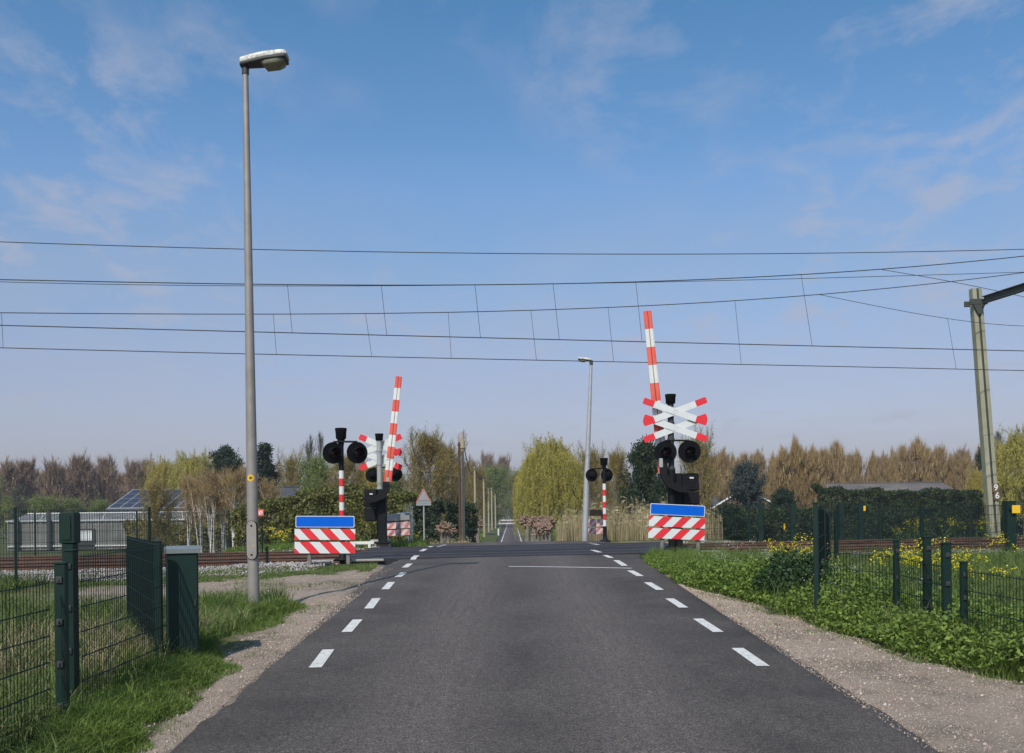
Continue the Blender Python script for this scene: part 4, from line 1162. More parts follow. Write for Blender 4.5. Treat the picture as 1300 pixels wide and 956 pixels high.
# fence beyond the tracks on the right, with wider gate posts and yellow signs
def far_y(x): return 33.6 + SKEW * x
pts = [(x, far_y(x)) for x in (5.9, 8.4, 10.9, 13.4, 15.9, 18.4, 20.9, 23.4, 25.9, 28.4)]
fr_ = rail_fence('', 'long green mesh fence beyond the tracks before the clipped hedge', pts, 1.82, .006, .075, .07)
for (px, py, wd, hd) in ((1092, 645.5, .17, .19), (994.5, 669, .07, .22)):
    a = P(px, py, 36.4 if px > 1000 else 35.6); mb = MB(); mb.box(Vector((a.x, far_y(a.x) - .07, a.z)) - fr_.location, (wd, .012, hd), bev=.004); mb.build('yellow_sign', M['yellow'], fr_)
gt = thing('mesh_gate', 'double green mesh gate with thick posts beyond the tracks', 'gate', (xpx(1030, 35.2), 35.2, .3))
for px in (965, 1008, 1074, 1101):
    xx = xpx(px, 35.4); post(gt, xx, far_y(xx) - .12 if px < 1050 else far_y(xx) - .1, .2, 1.88, .17, .12)
x0_, x1_ = xpx(965, 35.4), xpx(1008, 35.4)
panel(gt, (x0_, far_y(x0_) - .14), (x1_, far_y(x1_) - .14), 1.78, 1.78, .5, .5, .005, .06)
x2_ = xpx(1074, 35.4); panel(gt, (x1_ + .05, far_y(x1_) - .14), (x2_, far_y(x2_) - .14), 1.78, 1.78, .5, .5, .005, .06)

# ---------------------------------------------------------------- OTHER STREET FURNITURE BEYOND THE CROSSING
c = P(538.5, 683, 46); c.z = float(terr_z(c.x, 46))
t = thing('traffic_sign', 'triangular traffic sign seen from behind on a thin pole before the hedge', 'traffic sign', c)
zt = P(538.5, 621, 46).z - c.z; zb = P(538.5, 640.5, 46).z - c.z
mb = MB(); mb.tube([(0, 0, -.2), (0, 0, zt - .03)], .035, 10); mb.build('pole', M['pole_light'], t)
mb = MB(); wv = .35; mb.prism([(-wv, zb + .12), (-wv * .97, zb + .06), (wv * .97, zb + .06), (wv, zb + .12), (.04, zt), (-.04, zt)], -.062, -.05, None, 0, 1); pl = mb.build('triangle_plate', [M['sign_back'], M['red']], t)
mb = MB(); 
e = [(-wv, zb + .09), (wv, zb + .09), (0, zt)]
for i in (1, 2): mb.tube([Vector((e[i][0], -.065, e[i][1])), Vector((e[(i + 1) % 3][0], -.065, e[(i + 1) % 3][1]))], .016, 6)
mb.build('red_rim', M['red_faded'], pl)
mb = MB(); mb.box((0, -.072, zb + .2), (wv * 1.6, .02, .03)); mb.box((0, -.072, zb), (wv * 2, .012, .10), bev=.003); mb.build('lower_strip', M['sign_back'], pl)

def util_pole(label, px, Y, ytop, w_, mat=None, head=False, name='utility_pole', group='poles along the lane beyond the crossing'):
    x = XG(px, Y, 0); bz_ = float(terr_z(x, Y)); zt = P(px, ytop, Y).z
    t = thing(name, label, 'utility pole', (x, Y, bz_), 0, group)
    mb = MB(); mb.tube([(0, 0, -.3), (0, 0, (zt - bz_) * .5), (0, 0, zt - bz_)], [w_ * .55, w_ * .5, w_ * .42], 10); mb.build('pole', mat or M['utility'], t)
    mb = MB()
    if head:
        for s in (-1, 1): mb.tube([(s * .02, 0, zt - bz_ - .75), (s * .22, 0, zt - bz_ - .55), (s * .20, 0, zt - bz_ - .05)], .035, 6)
        mb.tube([(0, 0, zt - bz_ - 1.0), (0, 0, zt - bz_ - .5)], [w_ * .8, w_ * .7], 8)
    else:
        mb.tube([(-.12, 0, zt - bz_ - .12), (.12, 0, zt - bz_ - .12)], .03, 6); mb.tube([(0, 0, zt - bz_ - .02), (0, 0, zt - bz_ + .05)], w_ * .5, 8)
    mb.build('pole_head', M['dark_grey'] if not head else M['utility'], t)
    return t, Vector((x, Y, zt - .15))
tips = []
_, a = util_pole('tall pale wooden utility pole with forked head beside the rusty pole', 588.5, 63, 549, .21, head=True); tips.append(a)
util_pole('rusty brown steel pole standing against the tall pale utility pole', 584.3, 62.4, 563, .17, M['rustpole'])
_, a = util_pole('pale pole with small head, next along the lane after the forked one', 603.5, 108, 592, .26); tips.append(a)
util_pole('thin pale post third in the line of poles along the lane', 609.6, 135, 610, .22)
_, a = util_pole('straight pale post with flat cap, taller of the pair at the lane edge', 614.8, 122, 608, .26); tips.append(a)
for i, (px, Y, yt) in enumerate(((620.5, 150, 620), (624.6, 165, 619), (629, 180, 627), (634, 230, 634))):
    _, a = util_pole('small distant pole, ' + ORD[i] + ' after the flat-capped post along the lane', px, Y, yt, .26); tips.append(a)
pts = []
for a, b in zip(tips[:-1], tips[1:]):
    for k in range(9): f = k / 8; pts.append(a.lerp(b, f) - Vector((0, 0, 1.6 * 4 * f * (1 - f) * min(1, (b - a).length / 50))))
mb = MB(); mb.tube(pts, .035, 5); tag(mb.build('lane_cable', M['wire']), 'sagging black cable slung between the poles of the lane', 'cable')
# distant white plank railing across the lane, plus reflector post
t = thing('plank_barrier', 'distant white plank railing beside the lane where it vanishes', 'railing', (XG(646, 165, -1.2), 165, -1.5))
for k, (a, b, zz_) in enumerate(((-1.4, 2.9, 1.62), (-1.7, 1.2, 1.1))):
    mb = MB(); mb.box(((a + b) / 2, 0, zz_), (b - a, .08, .20), bev=.02); mb.build('plank', M['board_back'], t)
for x_ in (-1.5, 1.1, 2.7): mb = MB(); mb.box((x_, .1, .85), (.10, .10, 1.6), bev=.02); mb.build('post', M['postwood'], t)
x_ = XG(632.8, 128, -1.2); mb = MB(); mb.box((x_, 128, -1.05), (.20, .12, .95), bev=.04)
tag(mb.build('marker_post', M['white']), 'short white marker post at the left edge of the far lane', 'marker post')
#@@PART3
# ---------------------------------------------------------------- BUILDINGS
GZ = -1.5
# greenhouse
gx0, gx1, gy0, gy1 = XG(10, 95, 0), XG(232, 95, 0), 95, 122
ge, gr = 1.28, 2.02
t = thing('greenhouse', 'long low glasshouse with white gutter beam and zigzag glass roof behind the tracks', 'greenhouse', (gx0, gy0, GZ))
W_ = gx1 - gx0; H_ = ge - GZ
mb = MB(); mb.box((W_ / 2, .1, H_ / 2), (W_, .06, H_)); mb.box((W_ / 2, gy1 - gy0, H_ / 2), (W_, .06, H_)); mb.box((.03, (gy1 - gy0) / 2, H_ / 2), (.06, gy1 - gy0 - .2, H_)); mb.box((W_ - .03, (gy1 - gy0) / 2, H_ / 2), (.06, gy1 - gy0 - .2, H_)); mb.build('glass_wall', M['glasshouse'], t)
zr_ = P(100, 651.5, gy0 + 4).z - GZ; D_ = gy1 - gy0
mb = MB(); fr = MB()
yy = 0.0
while yy < D_ - 7.9:      # several long ridges parallel to the front
    mb.add([(0, yy, H_), (W_, yy, H_), (W_, yy + 4, zr_), (0, yy + 4, zr_), (W_, yy + 8, H_), (0, yy + 8, H_)], [(0, 1, 2, 3), (3, 2, 4, 5), (0, 3, 5), (1, 4, 2)])
    fr.tube([(-.05, yy + 4, zr_ + .03), (W_ + .05, yy + 4, zr_ + .03)], .045, 4, 0, True, False)
    yy += 8.0
mb.build('glass_roof', M['glasshouse'], t)
k = 0; xx = 0.0
while xx < W_ - .1:       # slanting rafters of the front roof slope
    x2 = min(W_, xx + 3.0)
    fr.tube([(xx, .02, H_ + .03), (min(W_, xx + 1.3), 4, zr_ + .02)], .03, 4, 0, True, False)
    fr.tube([(x2, .02, H_ + .03), (max(0, x2 - 1.3), 4, zr_ + .02)], .03, 4, 0, True, False)
    xx += 3.0
fr.build('roof_bars', M['gh_white'], t)
mb = MB(); mb.box((W_ / 2, -.02, H_), (W_ + .4, .14, .14)); mb.build('gutter_beam', M['gh_white'], t)
mb = MB()
for x_ in np.arange(0, W_ + .01, .62): mb.box((x_, .03, H_ / 2), (.05, .06, H_))
mb.build('mullions', M['sign_back'], t)
mb = MB(); mb.box((W_ / 2, -.02, .38), (W_, .12, .13)); mb.build('base_rail', M['white_off'], t)
mb = MB(); xd = XG(109, 95, 0) - gx0; mb.box((xd, -.03, 1.0), (1.75, .10, 2.0)); d_ = mb.build('door', M['dark_grey'], t)
mb = MB(); 
for i_ in range(3): mb.box((xd - .42 + .42 * i_, -.09, 1.35), (.36, .03, .95))
mb.build('door_window', M['white'], d_)
for px in (20, 61): mb = MB(); mb.box((XG(px, 94.5, 0) - gx0, -.3, H_ / 2 + .5), (.32, .2, H_ + 1.0)); mb.build('duct', M['dark_grey'], t)
# barn with solar panels
bx0 = XG(134, 112, 0); ez = P(140, 646, 112).z; rz_ = P(165, 621.5, 120).z
t = thing('solar_barn', 'low grey barn with rows of solar panels behind the glasshouse', 'barn', (bx0, 112, GZ))
Lb = XG(345, 112, 0) - bx0; dpt = 16.0
mb = MB(); mb.box((Lb / 2, dpt / 2, (ez - GZ) / 2 - .1), (Lb - .8, dpt - .8, ez - GZ - .2)); mb.build('wall', M['wall_grey'], t)
e = ez - GZ; r__ = rz_ - GZ
mb = MB(); mb.add([(0, 0, e), (Lb, 0, e), (Lb, dpt / 2, r__), (0, dpt / 2, r__), (0, 0, e - .25), (Lb, 0, e - .25), (Lb, dpt / 2, r__ - .25), (0, dpt / 2, r__ - .25), (0, dpt, e), (Lb, dpt, e), (0, dpt, e - .25), (Lb, dpt, e - .25)],
                  [(0, 1, 2, 3), (4, 7, 6, 5), (0, 4, 5, 1), (3, 2, 9, 8), (7, 10, 11, 6), (0, 3, 7, 4), (1, 5, 6, 2), (3, 8, 10, 7), (2, 6, 11, 9), (8, 9, 11, 10)]); mb.build('roof', M['roof_dark'], t)
sl_ = Vector((0, dpt / 2, r__ - e)); sn = sl_.length; su = sl_.normalized(); nrm = Vector((0, -su.z, su.y))
sp_ = MB(); frm = MB(); nco, nro = 16, 4; cw = 1.28; chh = sn * .235
for i in range(nco):
    for j in range(nro):
        o_ = Vector((.35 + i * cw, 0, e)) + su * (sn * .03 + j * chh) 
        q = [o_ + nrm * .09, o_ + Vector((cw - .16, 0, 0)) + nrm * .09, o_ + Vector((cw - .16, 0, 0)) + su * (chh - .22) + nrm * .09, o_ + su * (chh - .22) + nrm * .09]
        sp_.add(q + [p - nrm * .05 for p in q], [(0, 1, 2, 3), (0, 4, 5, 1), (1, 5, 6, 2), (2, 6, 7, 3), (3, 7, 4, 0)])
q = [Vector((.2, 0, e)) + nrm * .05, Vector((.2 + nco * cw + .1, 0, e)) + nrm * .05]; q += [q[1] + su * sn * .98, q[0] + su * sn * .98]
frm.add(q + [p - nrm * .045 for p in q], [(0, 1, 2, 3), (0, 4, 5, 1), (1, 5, 6, 2), (2, 6, 7, 3), (3, 7, 4, 0)])
fo = frm.build('panel_frame', M['pole_light'], t); sp_.build('solar_panels', M['solar'], fo)
# house with grey roof behind the laurel hedge
def gable_house(label, px0, px1, Y, yeave, yridge, depth, roofm, wallm, ridge_inset=1.2, name='house', flip=False, rz=0):
    x0 = XG(px0, Y, 0); x1 = XG(px1, Y, 0); e = P((px0 + px1) / 2, yeave, Y).z - GZ; r = P((px0 + px1) / 2, yridge, Y + depth / 2).z - GZ
    t = thing(name, label, 'house' if name == 'house' else 'barn', ((x0 + x1) / 2, Y, GZ), rz); Lx = (x1 - x0) / 2
    mb = MB(); mb.box((0, depth / 2, e / 2), (2 * Lx - .6, depth - .6, e))
    for s in (-1, 1):
        mb.add([(s * (Lx - .31), .3, e), (s * (Lx - .31), depth - .3, e), (s * (Lx - .31), depth / 2, r - .2)], [(0, 1, 2)])
    wl = mb.build('wall', wallm, t)
    mb = MB(); th = .18
    for (ya, za, yb_, zb__) in ((-.3, e - .12, depth / 2, r), (depth + .3, e - .12, depth / 2, r)):
        v = [(-Lx, ya, za), (Lx, ya, za), (Lx, yb_, zb__), (-Lx, yb_, zb__)]
        mb.add(v + [(p[0], p[1], p[2] - th) for p in v], [(0, 1, 2, 3), (7, 6, 5, 4), (0, 4, 5, 1), (1, 5, 6, 2), (3, 2, 6, 7), (0, 3, 7, 4)])
    mb.build('roof', roofm, t)
    mb = MB(); mb.box((0, depth / 2, r + .04), (2 * Lx, .35, .10), bev=.02); mb.build('ridge_cap', roofm, t)
    for k, xx in enumerate((-Lx * .4, Lx * .35)):
        mb = MB(); mb.box((xx, .27, e * .52), (1.3, .12, 1.2)); f_ = mb.build('window', M['gh_white'], t)
        mb = MB(); mb.box((xx, .19, e * .52), (1.1, .05, 1.0)); mb.build('pane', M['solar'], f_)
    return t
gable_house('small house with slate grey roof showing over the laurel hedge', 335, 378, 95, 634, 618.5, 7, M['roof_dark'], M['wall_brown'])
gable_house('long barn with weathered grey corrugated roof behind the clipped hedge', 1052, 1228, 128, 629, 613, 15, M['roof_grey'], M['wall_brown'], name='barn')
t = gable_house('brown brick house with white-edged gable half hidden by the dark trees', 880, 917, 82, 646, 627, 6, M['roof_dark'], M['wall_brown'])
# white bargeboards on the right-hand gable
mb = MB(); 
e = P(900, 646, 82).z - GZ; r = P(900, 627, 85).z - GZ
Lx = (XG(917, 82, 0) - XG(880, 82, 0)) / 2
gb = MB(); gb.prism([(-.3, e), (5.2, e), (2.4, r + .3)], -.5, -.2, Matrix.Translation((Lx - .6, 0, 0))); gb.build('gable_wall', M['wall_brown'], t)
gb = MB(); gb.tube([(Lx - .6 + 2.4, -.6, r + .42), (Lx - .6 + 5.5, -.6, e - .1)], .08, 4, 0, True, False); gb.tube([(Lx - .6 + 2.4, -.6, r + .42), (Lx - .6 - .6, -.6, e - .1)], .08, 4, 0, True, False); gb.build('bargeboard', M['gh_white'], t)

# ---------------------------------------------------------------- TREES
def bez(p0, d0, L, up, n, wob, rng):
    pts = [np.array(p0, float)]; d = np.array(d0, float)
    for i in range(n):
        d = d + np.array([0, 0, up / n]) + rng.normal(size=3) * wob
        d /= np.linalg.norm(d); pts.append(pts[-1] + d * L / n)
    return pts
def tree_mesh(kind, seed, h, R, base=.15, n_l=26, n_s=5, tw=3500, tl=.9, tww=.03, leaf=0, ls=.2, elev=(20, 60), up=.4, prof='ovoid', trunk_r=.16, stems=1, twig_up=.5, wobble=.08, mats=None, fill=0, droop=0, mixrand=.6, trunk_h=.96, thick=1.0, shoots=0):
    rng = np.random.default_rng(seed)
    tb = MB(); segs = []
    def pf(f):
        if prof == 'ovoid': return math.sin(math.pi * min(1, max(0, .12 + .80 * f))) ** .7
        if prof == 'spire': return max(.03, (1 - f) ** .8) * min(1, .45 + f * 3)
        if prof == 'larch': return max(.05, (1 - f ** 1.6) ** .9) * min(1, .5 + f * 2)
        if prof == 'dome': return math.sqrt(max(.02, 1 - f ** (4.0 if droop else 2.2)))
        if prof == 'column': return min(1, .5 + 2 * f) * max(.1, (1 - f ** 3))
        return 1
    for s in range(stems):
        lean = rng.normal(size=2) * (.03 if stems == 1 else .055)
        hs = h * (trunk_h if stems == 1 else trunk_h * rng.uniform(.8, 1))
        off = np.array([0, 0, 0]) if stems == 1 else np.array([rng.normal() * .18, rng.normal() * .18, 0])
        n = 7; tp_ = [off + np.array([lean[0] * hs * (k / n) ** 1.2 + rng.normal() * .03 * hs / 8 * (k > 0), lean[1] * hs * (k / n) ** 1.2 + rng.normal() * .03 * hs / 8 * (k > 0), hs * k / n]) for k in range(n + 1)]
        tp_[0][2] = -.3
        tr_ = trunk_r * (1 if stems == 1 else .6)
        tb.tube(tp_, [tr_ * (1 - .93 * (k / n) ** .9) + .005 for k in range(n + 1)], 7)
        for i in range(n_l // stems):
            f = rng.uniform(0, 1) ** .85; z = (base + (1 - base) * f * .97) * hs
            q = z / hs * n; k = min(n - 1, int(q)); p = tp_[k] + (tp_[k + 1] - tp_[k]) * (q - k)
            az = rng.uniform(0, 2 * math.pi) if i % 2 else (i * 2.4)
            el = math.radians(elev[0] + (elev[1] - elev[0]) * f + rng.normal() * 6)
            L = R * (.68 if droop else 1) * pf(f) * rng.uniform(.75, 1.12) / max(.35, math.cos(el)) * (1 if el < 1.0 else .75)
            L = min(L, (h - p[2]) / max(.2, math.sin(max(el, .1))) + .3 if el > .3 else L)
            pts = bez(p, [math.cos(az) * math.cos(el), math.sin(az) * math.cos(el), math.sin(el)], L, up, 5, wobble, rng)
            r = tr_ * .38 * (1 - .6 * f)
            tb.tube(pts, [r * (1 - .85 * k / 5) for k in range(6)], 5, cap=False)
            for a, b in zip(pts[1:-1], pts[2:]): segs.append((a, b, 1.0))
            for j in range(n_s):
                k = rng.integers(1, 5); p2 = pts[k] + (pts[k + 1] - pts[k]) * rng.uniform()
                d = (pts[k + 1] - pts[k]); d = d / np.linalg.norm(d) + rng.normal(size=3) * .55; d[2] += up * .3
                d /= np.linalg.norm(d)
                sp = bez(p2, d, L * rng.uniform(.25, .5), up * .6, 3, wobble * 1.3, rng)
                tb.tube(sp, [r * .38, r * .28, r * .18, r * .05], 4, cap=False, smooth=False)
                for a, b in zip(sp[:-1], sp[1:]): segs.append((a, b, .9))
        segs.append((tp_[-2], tp_[-1], .8))
    for _ in range(fill):
        f = rng.uniform(0, 1) ** (.6 if droop else 1); z = h * (base * .8 + (1 - base * .8) * f); rr = R * pf(f) * rng.uniform(.15, 1) ** (.3 if droop else .5) * (.92 if droop else 1); az = rng.uniform(0, 6.283)
        c = np.array([math.cos(az) * rr, math.sin(az) * rr, z]); d = np.array([math.cos(az) * .4, math.sin(az) * .4, up + .2]) + rng.normal(size=3) * .35
        d = d / np.linalg.norm(d) * rng.uniform(.4, .9); d[2] = min(d[2], h * 1.01 - z); segs.append((c - d * .5, c + d * .5, 1))
    A = np.array([s[0] for s in segs]); B = np.array([s[1] for s in segs])
    w_ = np.linalg.norm(B - A, axis=1); w_ /= w_.sum()
    parts = []; 
    if tw:
        i = rng.choice(len(A), tw, p=w_); f = rng.uniform(size=(tw, 1)); P0 = A[i] * (1 - f) + B[i] * f
        D = (B - A)[i]; D /= np.linalg.norm(D, axis=1, keepdims=True); D = D * (1 - mixrand) + rand_unit(tw, rng) * mixrand; D[:, 2] += twig_up
        parts.append(spikes(P0, D, tl * rng.uniform(.4, 1.2, tw), tww * rng.uniform(.6, 1.3, tw), rng))
    if shoots:
        f = rng.uniform(.6, .99, shoots); az = rng.uniform(0, 6.283, shoots); rr = R * np.array([pf(a_) for a_ in f]) * rng.uniform(.2, .95, shoots)
        parts.append(spikes(np.stack([np.cos(az) * rr, np.sin(az) * rr, h * f], 1), rng.normal(size=(shoots, 3)) * .07 + np.array([0, 0, 1.0]), h * rng.uniform(.07, .19, shoots), .13, rng))
    mi = [np.zeros(tw + shoots, int)] if tw else []
    if leaf and droop:
        # hanging strands carrying small leaves
        ns = leaf // 9
        i = rng.choice(len(A), ns, p=w_); f = rng.uniform(size=(ns, 1)); P0 = A[i] * (1 - f) + B[i] * f
        rad = np.hypot(P0[:, 0], P0[:, 1])[:, None] + .01
        outw = np.concatenate([P0[:, :2] / rad, np.zeros((ns, 1))], 1)
        Ls = droop * rng.uniform(.35, 1.1, ns)
        Q = []
        for k in range(9):
            f = (k + .5) / 9
            q = P0 + outw * (.35 * Ls[:, None] * math.sin(f * 1.8) * .5) + np.array([0, 0, 1]) * ((.25 * f - f * f * 1.0) * Ls)[:, None] + rng.normal(size=(ns, 3)) * .05
            Q.append(q)
        Q = np.stack(Q, 1)                                  # ns,9,3
        DD = np.diff(Q, axis=1).reshape(-1, 3); QQ = Q[:, :-1].reshape(-1, 3)
        QQ[:, 2] = np.maximum(QQ[:, 2], .5)
        parts.append(spikes(QQ, DD + rng.normal(size=DD.shape) * .06, ls * rng.uniform(1.0, 2.2, len(QQ)), ls * .28, rng)); 
        parts.append(spikes(QQ + rng.normal(size=DD.shape) * .06, DD + rng.normal(size=DD.shape) * .2, ls * rng.uniform(.6, 1.4, len(QQ)), ls * .30, rng)); mi += [np.ones(len(QQ) * 2, int)]
    elif leaf:
        i = rng.choice(len(A), leaf, p=w_); f = rng.uniform(size=(leaf, 1)); P0 = A[i] * (1 - f) + B[i] * f + rng.normal(size=(leaf, 3)) * tl * .38 * thick
        P0[:, 2] = np.maximum(P0[:, 2], .1)
        parts.append(diamonds(P0, ls, rng, .25, .6)); mi += [np.ones(leaf, int)]
    V, fl = cat(parts)
    # faces were grouped by size: triangles first or quads first; rebuild material index to match
    midx = []
    for fa in fl:
        if fa.shape[1] == 4: midx.append(np.full(len(fa), 1))
        else:
            m_ = np.concatenate([x for x, p in zip(mi, [1] * len(mi))]) if all(f_.shape[1] == 3 for f_ in fl) else np.zeros(len(fa), int)
            midx.append(m_[:len(fa)] if len(m_) >= len(fa) else np.zeros(len(fa), int))
    midx = np.concatenate(midx)
    tm, wm, lm = mats
    trunk = bpy.data.meshes.new('trunk'); trunk.from_pydata(tb.v, [], tb.f); trunk.materials.append(tm); trunk.polygons.foreach_set('use_smooth', tb.sm)
    return trunk, np_mesh('crown', V, fl, [wm, lm], midx)
def put_tree(name, label, cat_, meshes, loc, s=1, rz=0, group=None, sxy=None):
    t = thing(name, label, cat_, loc, rz, group); t.scale = (sxy or s, sxy or s, s)
    for nm, me in (('trunk', meshes[0]), ('crown', meshes[1])):
        o = bpy.data.objects.new(nm, me); COL.objects.link(o); o.parent = t
    return t
def height_for(px, ytop, Y): return P(px, ytop, Y).z - GZ
def tree_at(name, label, cat_, meshes, h0, px, Y, ytop, rz=0, group=None, R0=None, Rpx=None, zg=None):
    x = XG(px, Y, 0); zg = float(terr_z(x, Y)) if zg is None else zg
    s = (P(px, ytop, Y).z - zg) / h0
    sxy = (Rpx / F * Y) / R0 if Rpx else s
    return put_tree(name, label, cat_, meshes, (x, Y, zg), s, rz, group, sxy)
BK, BL, BB = M['bark'], M['bark_lt'], M['birchbark']
K = {}
for i in range(5):
  K['larch', i] = tree_mesh('larch', 120 + i, 10, 1.7, .06, 52, 5, 8000, 1.35, .036, 900, .12, (46, 80), .9, ('larch', 'ovoid', 'larch', 'column', 'ovoid')[i], .13, fill=90, mats=(BL, M['t_rust'], M['t_orange'] if i % 2 else M['t_rust']), twig_up=1.4, mixrand=.5, wobble=.12, shoots=220)
for i in range(3):
    K['poplar', i] = tree_mesh('poplar', 100 + i, 10, 2.1, .10, 46, 6, 9000, 1.3, .05, 1500, .18, (38, 75), .6, 'ovoid', .2, fill=150, mats=(BL, M['t_brown'], M['t_rust']), twig_up=.9, mixrand=.5, shoots=90)
    0 and tree_mesh('larch', 120 + i, 10, 1.5, .06, 60, 4, 7000, 1.5, .05, 900, .15, (48, 80), 1.0, 'larch', .15, fill=100, mats=(BL, M['t_rust'], M['t_orange']), twig_up=1.8, mixrand=.42)
    K['birch', i] = tree_mesh('birch', 140 + i, 8, 1.5, .56, 30, 5, 5200, .7, .024, 3000, .08, (50, 78), .4, 'ovoid', .19, 5, fill=90, mats=(BB, M['t_rust'], M['t_orange']), twig_up=.5)
    K['olive', i] = tree_mesh('olive', 160 + i, 9, 3.2, .12, 46, 7, 12000, .8, .034, 13000, .13, (20, 70), .4, 'ovoid', .22, fill=260, mats=(BL, M['t_olive'], M['t_orange']))
for i in range(2):
    K['willow', i] = tree_mesh('willow', 180 + i, 9, 4.3, .22, 46, 8, 3600, .5, .03, 50000, .17, (20, 60), .05, 'dome', .32, fill=1500, mats=(BL, M['t_olive'], M['l_willow'] if i == 0 else M['l_willow2']), droop=1.9)
    K['conifer', i] = tree_mesh('conifer', 200 + i, 8, 2.6, .14, 60, 8, 3500, .5, .03, 30000, .19, (5, 35), .35, 'dome', .22, fill=340, mats=(BK, M['l_dark'], M['l_dark']), thick=.75, trunk_h=.9)
    K['fresh', i] = tree_mesh('fresh', 220 + i, 9, 2.8, .12, 40, 7, 5000, .8, .03, 15000, .18, (25, 70), .4, 'ovoid', .2, fill=220, mats=(BL, M['t_grey'], M['l_fresh']))
    K['bare', i] = tree_mesh('bare', 240 + i, 11, 1.7, .25, 42, 6, 4200, .7, .026, 900, .10, (25, 68), .5, 'column', .16, mats=(BK, M['t_grey'], M['t_grey']))
K['pine'] = tree_mesh('pine', 260, 9, 2.2, .15, 50, 7, 2500, .5, .03, 22000, .18, (0, 40), .3, 'spire', .2, fill=110, mats=(BK, M['l_dark'], M['l_dark']), thick=.6)
K['blue'] = tree_mesh('blue', 270, 7, 2.7, .05, 60, 8, 5500, .5, .035, 30000, .15, (-8, 40), .2, 'dome', .2, fill=300, mats=(BK, M['l_blue'], M['l_blue']), thick=.7, trunk_h=.92)

# left horizon: bare brown poplars
L_ = [(-34, 598, 22), (6, 599, 20), (36, 597, 18), (68, 597, 18), (104, 592, 19), (138, 594, 16), (170, 597, 15), (192, 596, 14)]
for i, (px, yt, rp) in enumerate(L_):
    tree_at('poplar_tree', 'bare brown poplar, %s from the left in the front row behind the glasshouse' % ORD[i], 'tree', K['poplar', i % 3], 10, px, 175 + 4 * (i % 3), yt, i * 1.7, 'bare poplars behind the glasshouse', 2.1, rp)
for i, (px, Y, yt, rp) in enumerate([(-20, 150, 612, 26), (20, 150, 634, 20), (55, 148, 636, 22), (92, 150, 638, 20), (128, 150, 640, 16)]):
    tree_at('green_bush', 'low green bush, %s from the left at the foot of the poplars' % ORD[i], 'bush', K['fresh', i % 2], 9, px, Y, yt, i, 'bushes below the poplars', 2.8, rp)
tree_at('bare_tree', 'small pale bare tree rising at the left end of the glasshouse', 'tree', K['bare', 0], 11, 22, 105, 612, 0, None, 1.7, 14)
tree_at('willow_tree', 'yellow-green willow, left one of the pair over the solar barn', 'tree', K['willow', 1], 9, 212, 140, 590, 0, None, 4.3, 30)
tree_at('willow_tree', 'taller yellow-green willow beside the dark pine over the solar barn', 'tree', K['willow', 0], 9, 245, 135, 583, 2, None, 4.3, 34)
tree_at('conifer_tree', 'dark round-topped conifer just left of the tall street lamp', 'tree', K['conifer', 0], 8, 287, 108, 568, 0, None, 2.6, 31)
tree_at('pine_tree', 'dark ragged pine just right of the tall street lamp', 'tree', K['pine'], 9, 338, 105, 564, 1, None, 1.2, 22)
for i, (px, Y, yt, rp, sd) in enumerate([(200, 74, 622, 26, 1), (240, 71, 614, 14, 0), (254, 70, 610, 14, 1), (269, 68, 606, 16, 2), (284, 69, 610, 14, 0), (298, 66, 602, 17, 1), (312, 69, 608, 15, 2), (346, 72, 617, 14, 1)]):
    if i == 0: tree_at('shrub_tree', 'twiggy brown shrub tree in front of the solar panels', 'tree', K['olive', 0], 9, px, Y, yt, 0, None, 3.2, rp); continue
    tree_at('birch_tree', 'white-stemmed birch clump, %s from the left in the row behind the far fence' % ORD[i - 1], 'tree', K['birch', sd], 8, px, Y, yt, i * 1.3, 'birches behind the far fence', 1.5, rp)
tree_at('bare_tree', 'tall thin bare tree, left of the matching pair behind the laurel hedge', 'tree', K['bare', 0], 11, 394, 118, 549, 0, 'tall bare pair', 1.7, 11)
tree_at('bare_tree', 'tall thin bare tree, right of the matching pair behind the laurel hedge', 'tree', K['bare', 1], 11, 409, 120, 547, 0, 'tall bare pair', 1.7, 9)
for i, (k, px, Y, yt, rp, lab) in enumerate([
        ('olive', 372, 100, 592, 22, 'olive brown tree beside the slate-roofed house'),
        ('fresh', 404, 96, 592, 26, 'yellow-green shrub tree below the pair of tall bare trees'),
        ('olive', 440, 92, 590, 30, 'twiggy olive tree behind the near left signal mast'),
        ('willow', 470, 100, 596, 28, 'yellowish willow bush behind the grey signal mast'),
        ('fresh', 500, 110, 606, 22, 'thin fresh-leaved tree behind the raised left boom'),
        ('olive', 546, 86, 566, 34, 'large olive brown tree left of the tall utility pole'),
        ('olive', 572, 92, 578, 24, 'olive brown tree directly behind the tall utility pole'),
        ('bare', 566, 110, 560, 13, 'slender bare tree top rising behind the olive trees'),
        ('olive', 604, 130, 602, 18, 'olive tree behind the second lane pole'),
        ('fresh', 628, 200, 600, 22, 'fresh light green tree left of where the lane vanishes'),
        ('fresh', 612, 190, 604, 18, 'smaller fresh green tree among the distant lane poles'),
        ('poplar', 618, 260, 588, 12, 'distant brown tree top left of the vanishing lane'),
        ('poplar', 640, 300, 590, 13, 'distant brown tree standing over the end of the lane'),
        ('poplar', 596, 250, 596, 13, 'distant brown tree between the utility poles'),
        ('fresh', 656, 210, 606, 16, 'fresh green tree right of where the lane vanishes'),
        ('olive', 668, 120, 612, 20, 'bushy olive tree at the left foot of the big willow')]):
    kk = K[k, i % (3 if k in ('olive', 'poplar') else 2)]
    h0, R0 = {'olive': (9, 3.2), 'fresh': (9, 2.8), 'willow': (9, 4.3), 'bare': (11, 1.7), 'poplar': (10, 2.1)}[k]
    tree_at('leafing_tree' if k != 'bare' else 'bare_tree', lab, 'tree', kk, h0, px, Y, yt, i * 1.1, 'trees beyond the crossing', R0, rp)
